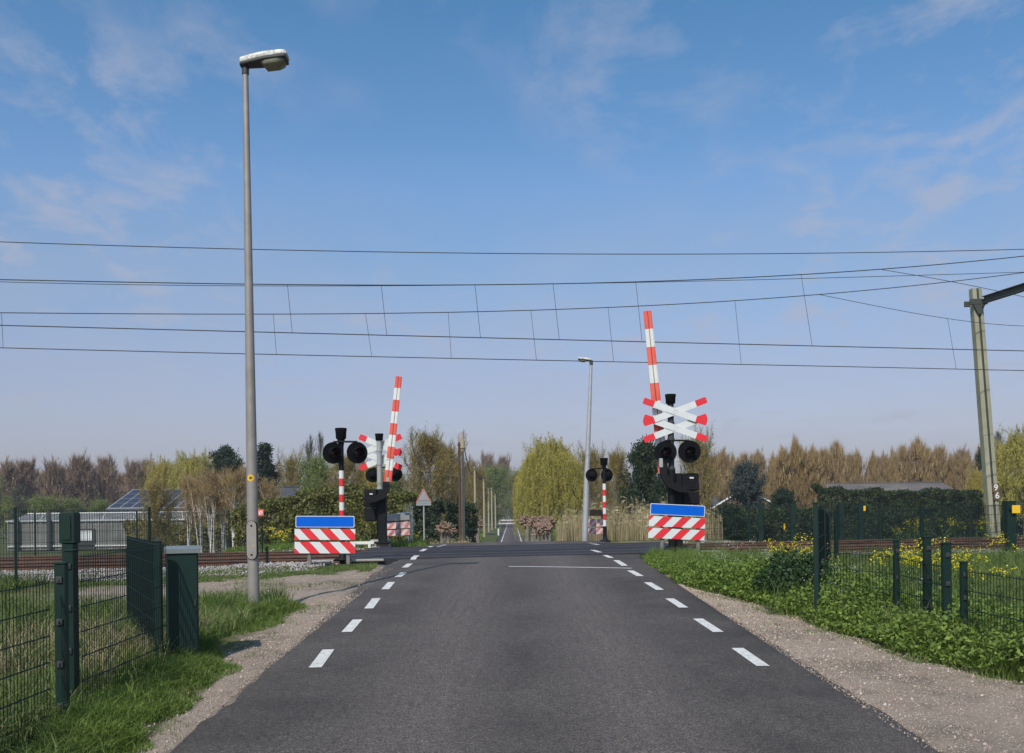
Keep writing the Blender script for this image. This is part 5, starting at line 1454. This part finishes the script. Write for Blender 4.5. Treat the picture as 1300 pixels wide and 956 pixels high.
# the big willow right of the lane
big = tree_mesh('bigwillow', 300, 9, 4.3, .24, 70, 8, 5200, .5, .02, 100000, .12, (20, 60), .0, 'dome', .30, fill=2200, mats=(BL, M['t_olive'], M['l_willow']), droop=1.9, wobble=.12)
tree_at('willow_tree', 'big yellow-green weeping willow right of the lane beyond the crossing', 'tree', big, 9, 699, 76, 567, .5, None, 4.0, 46)
tree_at('leafing_tree', 'olive brown tree behind the pale far street lamp', 'tree', K['olive', 1], 9, 752, 84, 585, .8, 'trees beyond the crossing', 3.2, 24)
tree_at('leafing_tree', 'reddish brown bushy tree between the slim signal post and dark conifer', 'tree', K['olive', 2], 9, 783, 78, 587, 2.8, 'trees beyond the crossing', 3.2, 22)
tree_at('conifer_tree', 'dense dark conifer behind the right barrier boom', 'tree', K['conifer', 1], 8, 818, 62, 560, .3, None, 2.6, 30)
tree_at('conifer_tree', 'smaller dark evergreen below the dense conifer by the reeds', 'tree', K['conifer', 0], 8, 846, 60, 606, 1.3, None, 2.6, 26)
tree_at('leafing_tree', 'grey-green twiggy tree behind the near right signal mast', 'tree', K['olive', 0], 9, 886, 72, 570, 1.9, 'trees beyond the crossing', 3.2, 26)
tree_at('spruce_tree', 'bushy blue-grey spruce left of the rusty larches', 'tree', K['blue'], 7, 950, 72, 588, 0, None, 2.7, 29)
tree_at('conifer_tree', 'low dark green yew between the blue spruce and the clipped hedge', 'tree', K['conifer', 1], 8, 994, 80, 620, 2, None, 2.6, 20)
tree_at('conifer_tree', 'dark hedge bush behind the crossing gate below the blue spruce', 'tree', K['conifer', 0], 8, 925, 64, 640, 2.2, None, 2.6, 30)
tree_at('willow_tree', 'broad yellow-green willow behind the concrete railway mast', 'tree', K['willow', 0], 9, 1302, 95, 556, 2.4, None, 4.3, 50)
tree_at('willow_tree', 'smaller willow between the barn and the concrete railway mast', 'tree', K['willow', 1], 9, 1243, 105, 600, .4, None, 4.3, 18)
tree_at('conifer_tree', 'dark conifer tip rising left of the concrete railway mast', 'tree', K['conifer', 1], 8, 1250, 125, 566, 0, None, 2.6, 14)
tree_at('bare_tree', 'dark bare tree rising over the right willow', 'tree', K['bare', 1], 11, 1272, 130, 546, 1, None, 1.7, 12)
tree_at('bare_tree', 'dark bare tree at the right edge over the willow', 'tree', K['bare', 0], 11, 1296, 130, 540, 2, None, 1.7, 12)
# row of rusty larches along the right horizon
rg = random.Random(3)
FRONT = [(905, 585), (921, 580), (938, 586), (962, 578), (978, 585), (993, 573), (1007, 567), (1021, 574), (1033, 571), (1046, 580), (1062, 574), (1078, 582), (1091, 576), (1107, 584), (1122, 577), (1136, 583), (1149, 575), (1163, 570), (1176, 582), (1190, 578), (1204, 586), (1218, 579), (1230, 577), (1243, 584)]
for i, (px, yt) in enumerate(FRONT):
    near = 990 < px < 1035
    Y = 120 if near else 160 + rg.uniform(-6, 12)
    tree_at('larch_tree', 'bare rusty larch, %s from the left in the front row behind the barn' % ORD[i], 'tree', K['larch', rg.randrange(5)], 10, px + rg.uniform(-3, 3), Y, yt + rg.uniform(-3, 5), rg.uniform(0, 6), 'rusty larches behind the barn', 1.7, rg.uniform(11, 19) * (1.3 if near else 1))
for i in range(20):
    px = 912 + i * 17.3
    tree_at('larch_tree', 'paler bare larch, %s from the left in the back row behind the barn' % ORD[i], 'tree', K['poplar' if i % 3 == 0 else 'larch', rg.randrange(3)], 10, px + rg.uniform(-4, 4), 190 + rg.uniform(0, 14), 582 + rg.uniform(-8, 10), rg.uniform(0, 6), 'back row of larches behind the barn', 1.8, rg.uniform(12, 20))
for i in range(9):
    tree_at('poplar_tree', 'bare brown poplar, %s from the left in the back row beyond the glasshouse' % ORD[i], 'tree', K['poplar', rg.randrange(3)], 10, -14 + i * 24 + rg.uniform(-4, 4), 205 + rg.uniform(0, 14), 604 + rg.uniform(-5, 9), rg.uniform(0, 6), 'back row of poplars', 2.1, rg.uniform(14, 22))

# pollard willows: knobbly stumps
def pollard(label, px, Y, ytop, seed, group, w_=.16):
    rng = random.Random(seed); x = XG(px, Y, -1); bz_ = float(terr_z(x, Y)); h = P(px, ytop, Y).z - bz_
    t = thing('pollard_willow', label, 'pollard tree', (x, Y, bz_), 0, group)
    mb = MB(); mb.tube([(0, 0, -.3), (rng.uniform(-.1, .1), 0, h * .4), (rng.uniform(-.15, .15), 0, h * .85)], [w_ * 1.3, w_, w_ * 1.15], 9); mb.build('trunk', M['bark_lt'], t)
    mb = MB()
    for k in range(90):
        a = rng.uniform(0, 6.28); e = rng.uniform(-.7, 1.4); r = rng.uniform(-.05, .22)
        p = Vector((math.cos(a) * math.cos(e), math.sin(a) * math.cos(e), math.sin(e)))
        c = Vector((0, 0, h * .86)); q = c + p * (.2 + r); 
        mb.tube([c + p * .05, q, q + p * .10], [.03, .055, .05], 5)
    mb.build('knobbly_head', M['cutwood'], t)
for i, (px, Y, yt) in enumerate([(668, 66, 655), (678, 63, 657), (689, 61, 656), (698, 60, 658), (684, 56, 668), (692, 54, 667)]):
    pollard('cut pollard willow stump, %s of the cluster under the big willow' % ORD[i], px, Y, yt, i, 'pollards by the big willow')
for i, (px, Y, yt) in enumerate([(596, 70, 661), (602, 76, 659), (607, 82, 660), (563, 58, 665), (570, 60, 667)]):
    pollard('cut pollard willow stump, %s of the cluster left of the lane' % ORD[i], px, Y, yt, i + 10, 'pollards left of the lane')

# hedges
def hedge(name, label, pts, tops, thick, mat, n, ls, seed, zg=None):
    """pts: polyline of (x,y); tops: heights above ground at each"""
    rng = np.random.default_rng(seed); pts = [np.array(p, float) for p in pts]
    zg_ = GZ if zg is None else zg
    t = thing(name, label, 'hedge', (pts[0][0], pts[0][1], zg_))
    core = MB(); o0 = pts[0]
    seg = [np.linalg.norm(b - a) for a, b in zip(pts[:-1], pts[1:])]; tot = sum(seg)
    VV = []
    for (a, b, ta, tb_, L) in zip(pts[:-1], pts[1:], tops[:-1], tops[1:], seg):
        d = (b - a) / L; nr = np.array([-d[1], d[0]])
        m = int(n * L / tot); u = rng.uniform(0, L, m); H = ta + (tb_ - ta) * u / L
        cap = rng.uniform(size=m) < .10; u = np.where(cap, np.where(u < L / 2, rng.uniform(-.1, .3, m), L - rng.uniform(-.1, .3, m)), u)
        side = rng.uniform(size=m); v = rng.uniform(-.5, .5, m) * thick; z = rng.uniform(0, 1, m) ** .9 * H
        front = side < .62; topm = ~front
        v = np.where(front, -thick / 2 + rng.uniform(-.05, .3, m) ** 1, v); z = np.where(topm, H - rng.uniform(0, .25, m), z)
        bmp = (vnoise(u * .9, z * .9 + 5, seed) - .5) * .9 + (vnoise(u * 2.6, z * 2.6 + 5, seed + 1) - .5) * .4
        v = v - bmp * np.where(front, 1, .2); z = z + np.where(topm, bmp * .9 + rng.normal(size=m) * .09, 0)
        q = (a - o0)[None] + d[None] * u[:, None] + nr[None] * v[:, None]
        VV.append(np.stack([q[:, 0], q[:, 1], z], 1))
        mid = (a + b) / 2 - o0
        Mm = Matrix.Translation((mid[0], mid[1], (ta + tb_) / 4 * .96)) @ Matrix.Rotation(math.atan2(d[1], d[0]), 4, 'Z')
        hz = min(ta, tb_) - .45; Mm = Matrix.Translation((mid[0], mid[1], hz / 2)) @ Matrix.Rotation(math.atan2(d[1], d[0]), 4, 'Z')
        core.box((0, 0, 0), (max(.3, L - 2.6), .5, hz - .3), M=Mm)  # one solid dark box as core, so the hedge looks dark inside
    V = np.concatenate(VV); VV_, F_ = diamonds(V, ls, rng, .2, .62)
    core.build('hedge_core', M['core'], t)
    np_obj('foliage', VV_, [F_], mat, t)
    return t
def hp(px, Y): return (XG(px, Y, 0), Y)
def ht(px, py, Y): return P(px, py, Y).z - GZ
hedge('laurel_hedge', 'tall lumpy laurel hedge with yellowish tips left of the lane', [hp(326, 62), hp(350, 60), hp(400, 57), hp(450, 55), hp(532, 53)], [ht(326, 650, 62), ht(350, 641, 60), ht(400, 631, 57), ht(450, 626, 55), ht(532, 629, 53)], 3.0, M['l_hedge'], 34000, .17, 41)
hedge('evergreen_hedge', 'dark evergreen bush mass before the tall utility pole', [hp(528, 67), hp(560, 67), hp(594, 68)], [ht(528, 636, 60), ht(560, 636, 60), ht(592, 646, 61)], 2.5, M['l_dark'], 9000, .2, 42)
hedge('clipped_hedge', 'long dark clipped conifer hedge in front of the barn', [hp(1034, 100), hp(1060, 100), hp(1250, 104), hp(1340, 106)], [ht(1034, 618, 100), ht(1056, 622, 100), ht(1250, 627, 104), ht(1340, 628, 106)], 2.6, M['l_thuja'], 80000, .20, 43)
hedge('dark_hedge', 'dark hedge behind the crossing gate left of the clipped hedge', [hp(845, 58), hp(900, 66), hp(1040, 80)], [ht(845, 650, 58), ht(900, 652, 66), ht(1040, 648, 80)], 2.2, M['l_thuja'], 16000, .22, 44)
hedge('low_scrub', 'low brown and green scrub strip behind the birch trunks', [hp(170, 90), hp(300, 86), hp(360, 82)], [ht(170, 664, 90), ht(300, 668, 86), ht(360, 660, 82)], 2.0, M['t_olive'], 16000, .2, 45)

# distant woodland closing the horizon
rng = np.random.default_rng(77)
n = 90000
x = rng.uniform(-420, 420, n); y = 330 + rng.uniform(0, 40, n)
H = 9 + 4 * vnoise(x * .06, y * 0, 3) + 3 * vnoise(x * .25, y * 0, 4)
z = GZ + H * rng.uniform(0, 1, n) ** .8
V, F_ = spikes(np.stack([x, y, z], 1), rand_unit(n, rng) * .5 + np.array([0, 0, 1.0]), rng.uniform(1.2, 2.6, n), rng.uniform(.3, .6, n), rng)
o = np_obj('distant_woodland', V, [F_], M['t_grey']); o['kind'] = 'stuff'; o['label'] = 'far brown-grey belt of bare woodland along the horizon'

# ---------------------------------------------------------------- GRASS, WEEDS, FLOWERS, REEDS
def stuff(name, label, V, fl, mat):
    o = np_obj(name, V, fl, mat); o['kind'] = 'stuff'; o['label'] = label; return o
def grass(name, label, x, y, hmin, hmax, wd, lean, mat, seed, zf=terr_z, edge=None):
    rng = np.random.default_rng(seed); n = len(x)
    cl = vnoise(x * 2.2, y * 2.2, seed) * .7 + vnoise(x * 6, y * 6, seed + 1) * .5
    h = (hmin + (hmax - hmin) * np.clip(cl, 0, 1)) * rng.uniform(.55, 1.15, n)
    if edge is not None: h = h * np.clip(.25 + edge(x, y) / .5, .25, 1)
    V, a, b = blades(x, y, zf(x, y) - .01, h, wd * rng.uniform(.6, 1.3, n), lean, rng)
    return stuff(name, label, V, [a, b], mat)
def leafy(name, label, x, y, hmax, size, mat, seed, up=.9):
    rng = np.random.default_rng(seed); n = len(x)
    H = hmax * np.interp(y, [15, 18, 21.5], [1, .6, .28]) * np.clip(.3 + (x - veg_right(y)) / .5, .3, 1) * (.2 + .75 * vnoise(x * 1.3, y * 1.3, seed) + .35 * vnoise(x * 3.7, y * 3.7, seed + 2)) * rng.uniform(.75, 1.1, n)
    z = terr_z(x, y) + H * rng.uniform(.15, 1, n) ** .55
    V, F_ = diamonds(np.stack([x, y, z], 1), size, rng, up, .55)
    return stuff(name, label, V, [F_], mat)
def U(rng, a, b, n): return rng.uniform(a, b, n)
rng = np.random.default_rng(31)
# right verge: weeds before and behind the low fence
n = 120000; y = U(rng, 7.4, 23.0, n); xr = veg_right(y) + .04 + (vnoise(y * 2, y * 0, 2) - .5) * .25; x = xr + rng.uniform(0, 1, n) ** 1.1 * np.interp(y, [7, 13, 23], [2.4, 2.0, 2.2])
k = (y - SKEW * x < 22.6); x, y = x[k], y[k]
dens = rng.uniform(size=len(x)) < .35 + .9 * vnoise(x * 1.1, y * 1.1, 88); x, y = x[dens], y[dens]
leafy('verge_weeds', 'bright green nettles and cow parsley leaves along the right shoulder', x[:70000], y[:70000], .56, .055, M['l_weed'], 51)
x2, y2 = x[70000:], y[70000:]
grass('verge_grass', 'green grass blades among the weeds of the right verge', x[::3], y[::3], .15, .42, .008, .8, M['l_grass'], 52, edge=lambda x, y: x - veg_right(y))
# taller dark clump near the start of the fence
n = 9000; a = U(rng, 0, 6.28, n); r = rng.uniform(0, 1, n) ** .5; x = 4.25 + r * .62 * np.cos(a); y = 15.0 + r * 1.2 * np.sin(a)
rg2 = np.random.default_rng(9); x = x + .25 * (vnoise(y * 2.1, x * 2.1, 7) - .5); zt = terr_z(x, y) + .74 * (.45 + .8 * vnoise(x * 2.6, y * 2.0, 12)) * np.sqrt(np.clip(1 - r ** 2 * .8, 0, 1)) * rg2.uniform(.2, 1, n)
V, F_ = diamonds(np.stack([x, y, zt], 1), .06, rg2, .6, .6); o = np_obj('bramble_bush', V, [F_], M['l_hedge']); tag(o, 'rounded dark green bramble bush at the edge of the right gravel shoulder', 'bush')
o.data.materials[0] = leafmat('bramble_leaf', [(.015, .038, .014), (.03, .065, .02), (.06, .10, .03)], .15)
# tufts creeping into the bare shoulders, and grass stems standing over the weeds
n = 5200; y = U(rng, 7, 17, n); x = np.where(rng.uniform(size=n) < .5, veg_right(y) - rng.uniform(0, 1, n) ** 2.2 * .9, veg_left(y) + rng.uniform(0, 1, n) ** 2.2 * .5)
lr_ = road_halfs(y); k = (vnoise(x * 2.2, y * 2.2, 91) > .55) & ((x > lr_[1] + .06) | (x < lr_[0] - .06)); x, y = x[k], y[k]
grass('shoulder_tufts', 'sparse small grass tufts creeping over the bare gravel shoulders', x, y, .02, .10, .006, 1.2, M['l_mixed'], 65)
n = 9000; y = U(rng, 7.4, 20, n); x = veg_right(y) + .25 + rng.uniform(0, 1, n) * 2.2; k = vnoise(x * 1.2, y * 1.2, 93) > .45; x, y = x[k], y[k]
grass('tall_stems', 'taller pale grass stems poking above the right verge weeds', x, y, .35, .62, .006, .5, M['l_mixed'], 66)
n = 9000; x = U(rng, -9, -2.7, n); y = U(rng, 15.2, 20.6, n); k = (vnoise(x * 1.3, y * 1.3, 95) > .58); x, y = x[k], y[k]
grass('path_tufts', 'patchy thin grass over the dirt patch behind the left lamp', x, y, .02, .09, .010, 1.0, M['l_mixed'], 67)
# rough grass behind the right fence and up to the ballast
n = 60000; y = U(rng, 8.5, 22.5, n); x = veg_right(y) + np.interp(y, [8.5, 13, 22.5], [1.6, 1.2, 1.6]) + rng.uniform(0, 9, n); k = (y - SKEW * x < 21.6); x, y = x[k], y[k]
grass('rough_grass', 'rough mixed green and straw grass behind the right mesh fence', x, y, .15, .50, .012, .8, M['l_mixed'], 53)
# left verge lush grass round cabinet and lamp foot
n = 60000; y = U(rng, 6.0, 14.9, n); xl = veg_left(y) + (vnoise(y * 1.7, y * 0, 6) - .5) * .5; x = xl - rng.uniform(0, 1, n) ** .9 * np.interp(y, [7, 12, 14.9], [.8, 1.5, 1.7])
k = (vnoise(x * 1.6, y * 1.6, 66) * .6 + vnoise(x * 5, y * 5, 67) * .4 + rng.uniform(-.22, .22, len(x)) > .36); x, y = x[k], y[k]
sd = rng.uniform(size=len(x)) < .16
grass('verge_straw', 'straw coloured and yellowing blades mixed through the left verge grass', x[sd], y[sd], .08, .30, .008, 1.3, M['l_mixed'], 64, edge=lambda x, y: veg_left(y) - x)
grass('lush_grass', 'lush bright green grass on the left verge around cabinet and lamp foot', x, y, .06, .32, .008, 1.25, M['l_grass'], 54, edge=lambda x, y: veg_left(y) - x)
# left behind the fence: green and straw mixed
n = 70000; y = U(rng, 5.5, 20.0, n); x = -3.45 - rng.uniform(0, 1, n) * (y * .55 + .5); k = ~((y > 15.6) & (x > -9)) & (y - SKEW * x < 21.3); x, y = x[k], y[k]
grass('left_rough_grass', 'tangled green and straw grass behind the left mesh fence', x, y, .12, .45, .012, .9, M['l_mixed'], 55)
n = 5000; y = U(rng, 6.5, 12.5, n); x = -3.6 - rng.uniform(0, 1, n) * (y * .3); k = vnoise(x * 1.2, y * 1.2, 5) > .42; x, y = x[k], y[k]
grass('straw_tufts', 'bleached straw tufts behind the left mesh fence', x, y, .2, .6, .010, 1.1, M['l_dry'], 56)
# thin dry verge grass before the ballast, both sides
n = 24000; t_ = U(rng, 20.4, 22.2, n); x = U(rng, -9.5, -2.85, n); y = t_ + SKEW * x; k = (vnoise(x * 1.5, y * 1.5, 77) > .33); x, y = x[k], y[k]
grass('dry_verge', 'short dry grass strip in front of the left ballast', x, y, .03, .12, .010, .8, M['l_mixed'], 57)
n = 26000; y = U(rng, 15.5, 24.0, n); x = 3.2 + rng.uniform(0, 1, n) * 3.2 + np.maximum(0, (18 - y)) * .05; k = (y - SKEW * x < 23.3); x, y = x[k], y[k]
grass('right_verge_grass', 'short grass around the feet of the right warning board', x, y, .05, .18, .009, .7, M['l_grass'], 58)
n = 9000; x = U(rng, -9, -2.9, n); t_ = U(rng, 32.2, 36, n); y = t_ + SKEW * x; k = ~((x > -4.9) & (t_ < 33.4)); x, y = x[k], y[k]
grass('far_verge_grass', 'green grass beyond the tracks around the far left board', x, y, .1, .3, .014, .6, M['l_grass'], 59)
n = 16000; x = U(rng, -4.5, -2.4, n); y = U(rng, 60, 160, n); x = x - .02 * (y - 60); x = np.where(rng.uniform(size=n) < .5, x, -x + .0); k = np.abs(x) > 1.9
grass('lane_verge', 'rough grass along both verges of the far lane', x[k], y[k], .2, .5, .05, .6, M['l_weed'], 60)
n = 30000; x = U(rng, 16, 60, n); y = U(rng, 60, 118, n); 
grass('lawn', 'mown green lawn before the clipped hedge', x, y, .05, .12, .06, .5, M['l_grass'], 61)
# reeds
n = 7500; x = U(rng, 1.9, 8.2, n); y = U(rng, 38.5, 47, n); k = (vnoise(x * 1.3, y * .4, 15) > .30); x, y = x[k], y[k]
def reed(name, label, x, y, hmin, hmax, seed):
    rng = np.random.default_rng(seed); m = len(x); h = (hmin + (hmax - hmin) * vnoise(x * .9, y * .9, seed)) * rng.uniform(.6, 1.1, m)
    V, a, b = blades(x, y, terr_z(x, y), h, .016, .12, rng)
    j = rng.uniform(size=m) < .3
    P0 = np.stack([x[j], y[j], terr_z(x[j], y[j]) + h[j] * .92], 1)
    V2, f2 = diamonds(P0, .2, rng, -.2, .25)
    V, fl = cat([(V, a, b), (V2, f2)]); return stuff(name, label, V, fl, M['l_reed'])
reed('reed_bed', 'pale dry reeds behind the far street lamp and slim signal post', x, y, .7, 2.1, 71)
n = 3000; x = U(rng, -5.6, -2.6, n); y = U(rng, 56, 70, n); reed('left_reeds', 'sparse pale stalks beside the left pollards', x, y, .8, 1.6, 72)

# flowering plants
def flowers(name, label, pts, h, spread, mat, seed, nf=26, fs=.03, stem_n=7):
    rng = np.random.default_rng(seed); parts = []; mi = []
    Vs, Fs, Vf, Ff = [], [], [], []
    S0, SD, SL, Q = [], [], [], []
    for (x, y) in pts:
        z0 = float(terr_z(x, y)); hh = h * rng.uniform(.65, 1.15)
        for k in range(stem_n):
            p = np.array([x + rng.normal() * spread * .3, y + rng.normal() * spread * .3, z0]); d = np.array([rng.normal() * .22, rng.normal() * .22, 1.0]); L = hh * rng.uniform(.7, 1.05)
            d /= np.linalg.norm(d); S0.append(p); SD.append(d); SL.append(L * 1.02)
            tip = p + d * L
            for j in range(nf):
                Q.append(tip + rng.normal(size=3) * np.array([spread * .16, spread * .16, spread * .12]) )
    S0 = np.array(S0); SD = np.array(SD); SL = np.array(SL); Q = np.array(Q)
    V1, f1 = spikes(S0, SD, SL, .012, rng); V2, f2 = diamonds(Q, fs, rng, .8, .9)
    n3 = len(S0) * 6; ii = rng.integers(0, len(S0), n3); V3, f3 = diamonds(S0[ii] + SD[ii] * (SL[ii] * rng.uniform(.05, .75, n3))[:, None] + rng.normal(size=(n3, 3)) * .04, .07, rng, .5, .4)
    V, fl = cat([(V1, f1), (V3, f3), (V2, f2)])
    midx = []
    for fa in fl:
        if fa.shape[1] == 3: midx.append(np.zeros(len(fa), int))
        else: midx.append(np.concatenate([np.zeros(len(f3), int), np.ones(len(f2), int)]))
    o = np_obj(name, V, fl, [M['stem'], mat], None, np.concatenate(midx)); o['kind'] = 'stuff'; o['label'] = label
    return o
rq = np.random.default_rng(19)
def clump(cx, cy, sx, sy, n): return [(cx + rq.normal() * sx, cy + rq.normal() * sy) for _ in range(n)]
def fp(px, Y): return XG(px, Y, .4), Y
yl = clump(*fp(1008, 17.5), .25, .5, 6) + clump(*fp(1030, 18.5), .2, .4, 3) + clump(*fp(1158, 16.5), .25, .6, 7) + clump(*fp(1205, 17.0), .28, .6, 9) + clump(*fp(1225, 15.2), .2, .5, 3) + clump(*fp(1262, 19.5), .2, .5, 2) + clump(*fp(1150, 33), .6, .2, 4) + clump(*fp(1232, 34), .5, .2, 4)
flowers('rapeseed_flowers', 'yellow flowering rapeseed plants along the right mesh fence', yl, .76, .28, M['f_yellow'], 81, 12, .024)
flowers('left_rapeseed', 'yellow flowers in the grass beyond the tracks on the left', clump(*fp(351, 33), .2, .2, 3) + clump(*fp(522, 33.9), .12, .1, 3) + clump(*fp(597, 58), .3, .3, 2), .6, .24, M['f_yellow'], 82, 14, .035)
wh = clump(*fp(1100, 14.8), .5, .8, 10) + clump(*fp(1010, 15.0), .25, .4, 4) + clump(*fp(905, 18.5), .3, .5, 4) + clump(*fp(930, 17.0), .4, .7, 6) + clump(*fp(950, 20.6), .6, .4, 5) + [(xx + .7, yy) for xx, yy in clump(*fp(1000, 13.2), .15, .3, 5)]
flowers('cow_parsley', 'white flowering cow parsley among the right verge weeds', [p for p in wh if p[0] > 3.5], .56, .30, M['f_white'], 83, 12, .014, 4)

# ---------------------------------------------------------------- HAZE
if HAZE > 0:
    mb = MB(); mb.box((0, 600, 28), (3000, 2400, 62)); hz = mb.build('haze', [newmat('haze')[0]])
    hz['kind'] = 'stuff'; hz['label'] = 'thin spring haze over the fields'
    m_ = hz.data.materials[0]; nt_ = m_.node_tree
    for n_ in list(nt_.nodes):
        if n_.type == 'BSDF_PRINCIPLED': nt_.nodes.remove(n_)
    pv = nt_.nodes.new('ShaderNodeVolumePrincipled'); pv.inputs['Color'].default_value = (.86, .90, 1, 1); pv.inputs['Density'].default_value = HAZE
    pv.inputs['Anisotropy'].default_value = .2
    nt_.links.new(pv.outputs[0], nt_.nodes['Material Output'].inputs['Volume'])
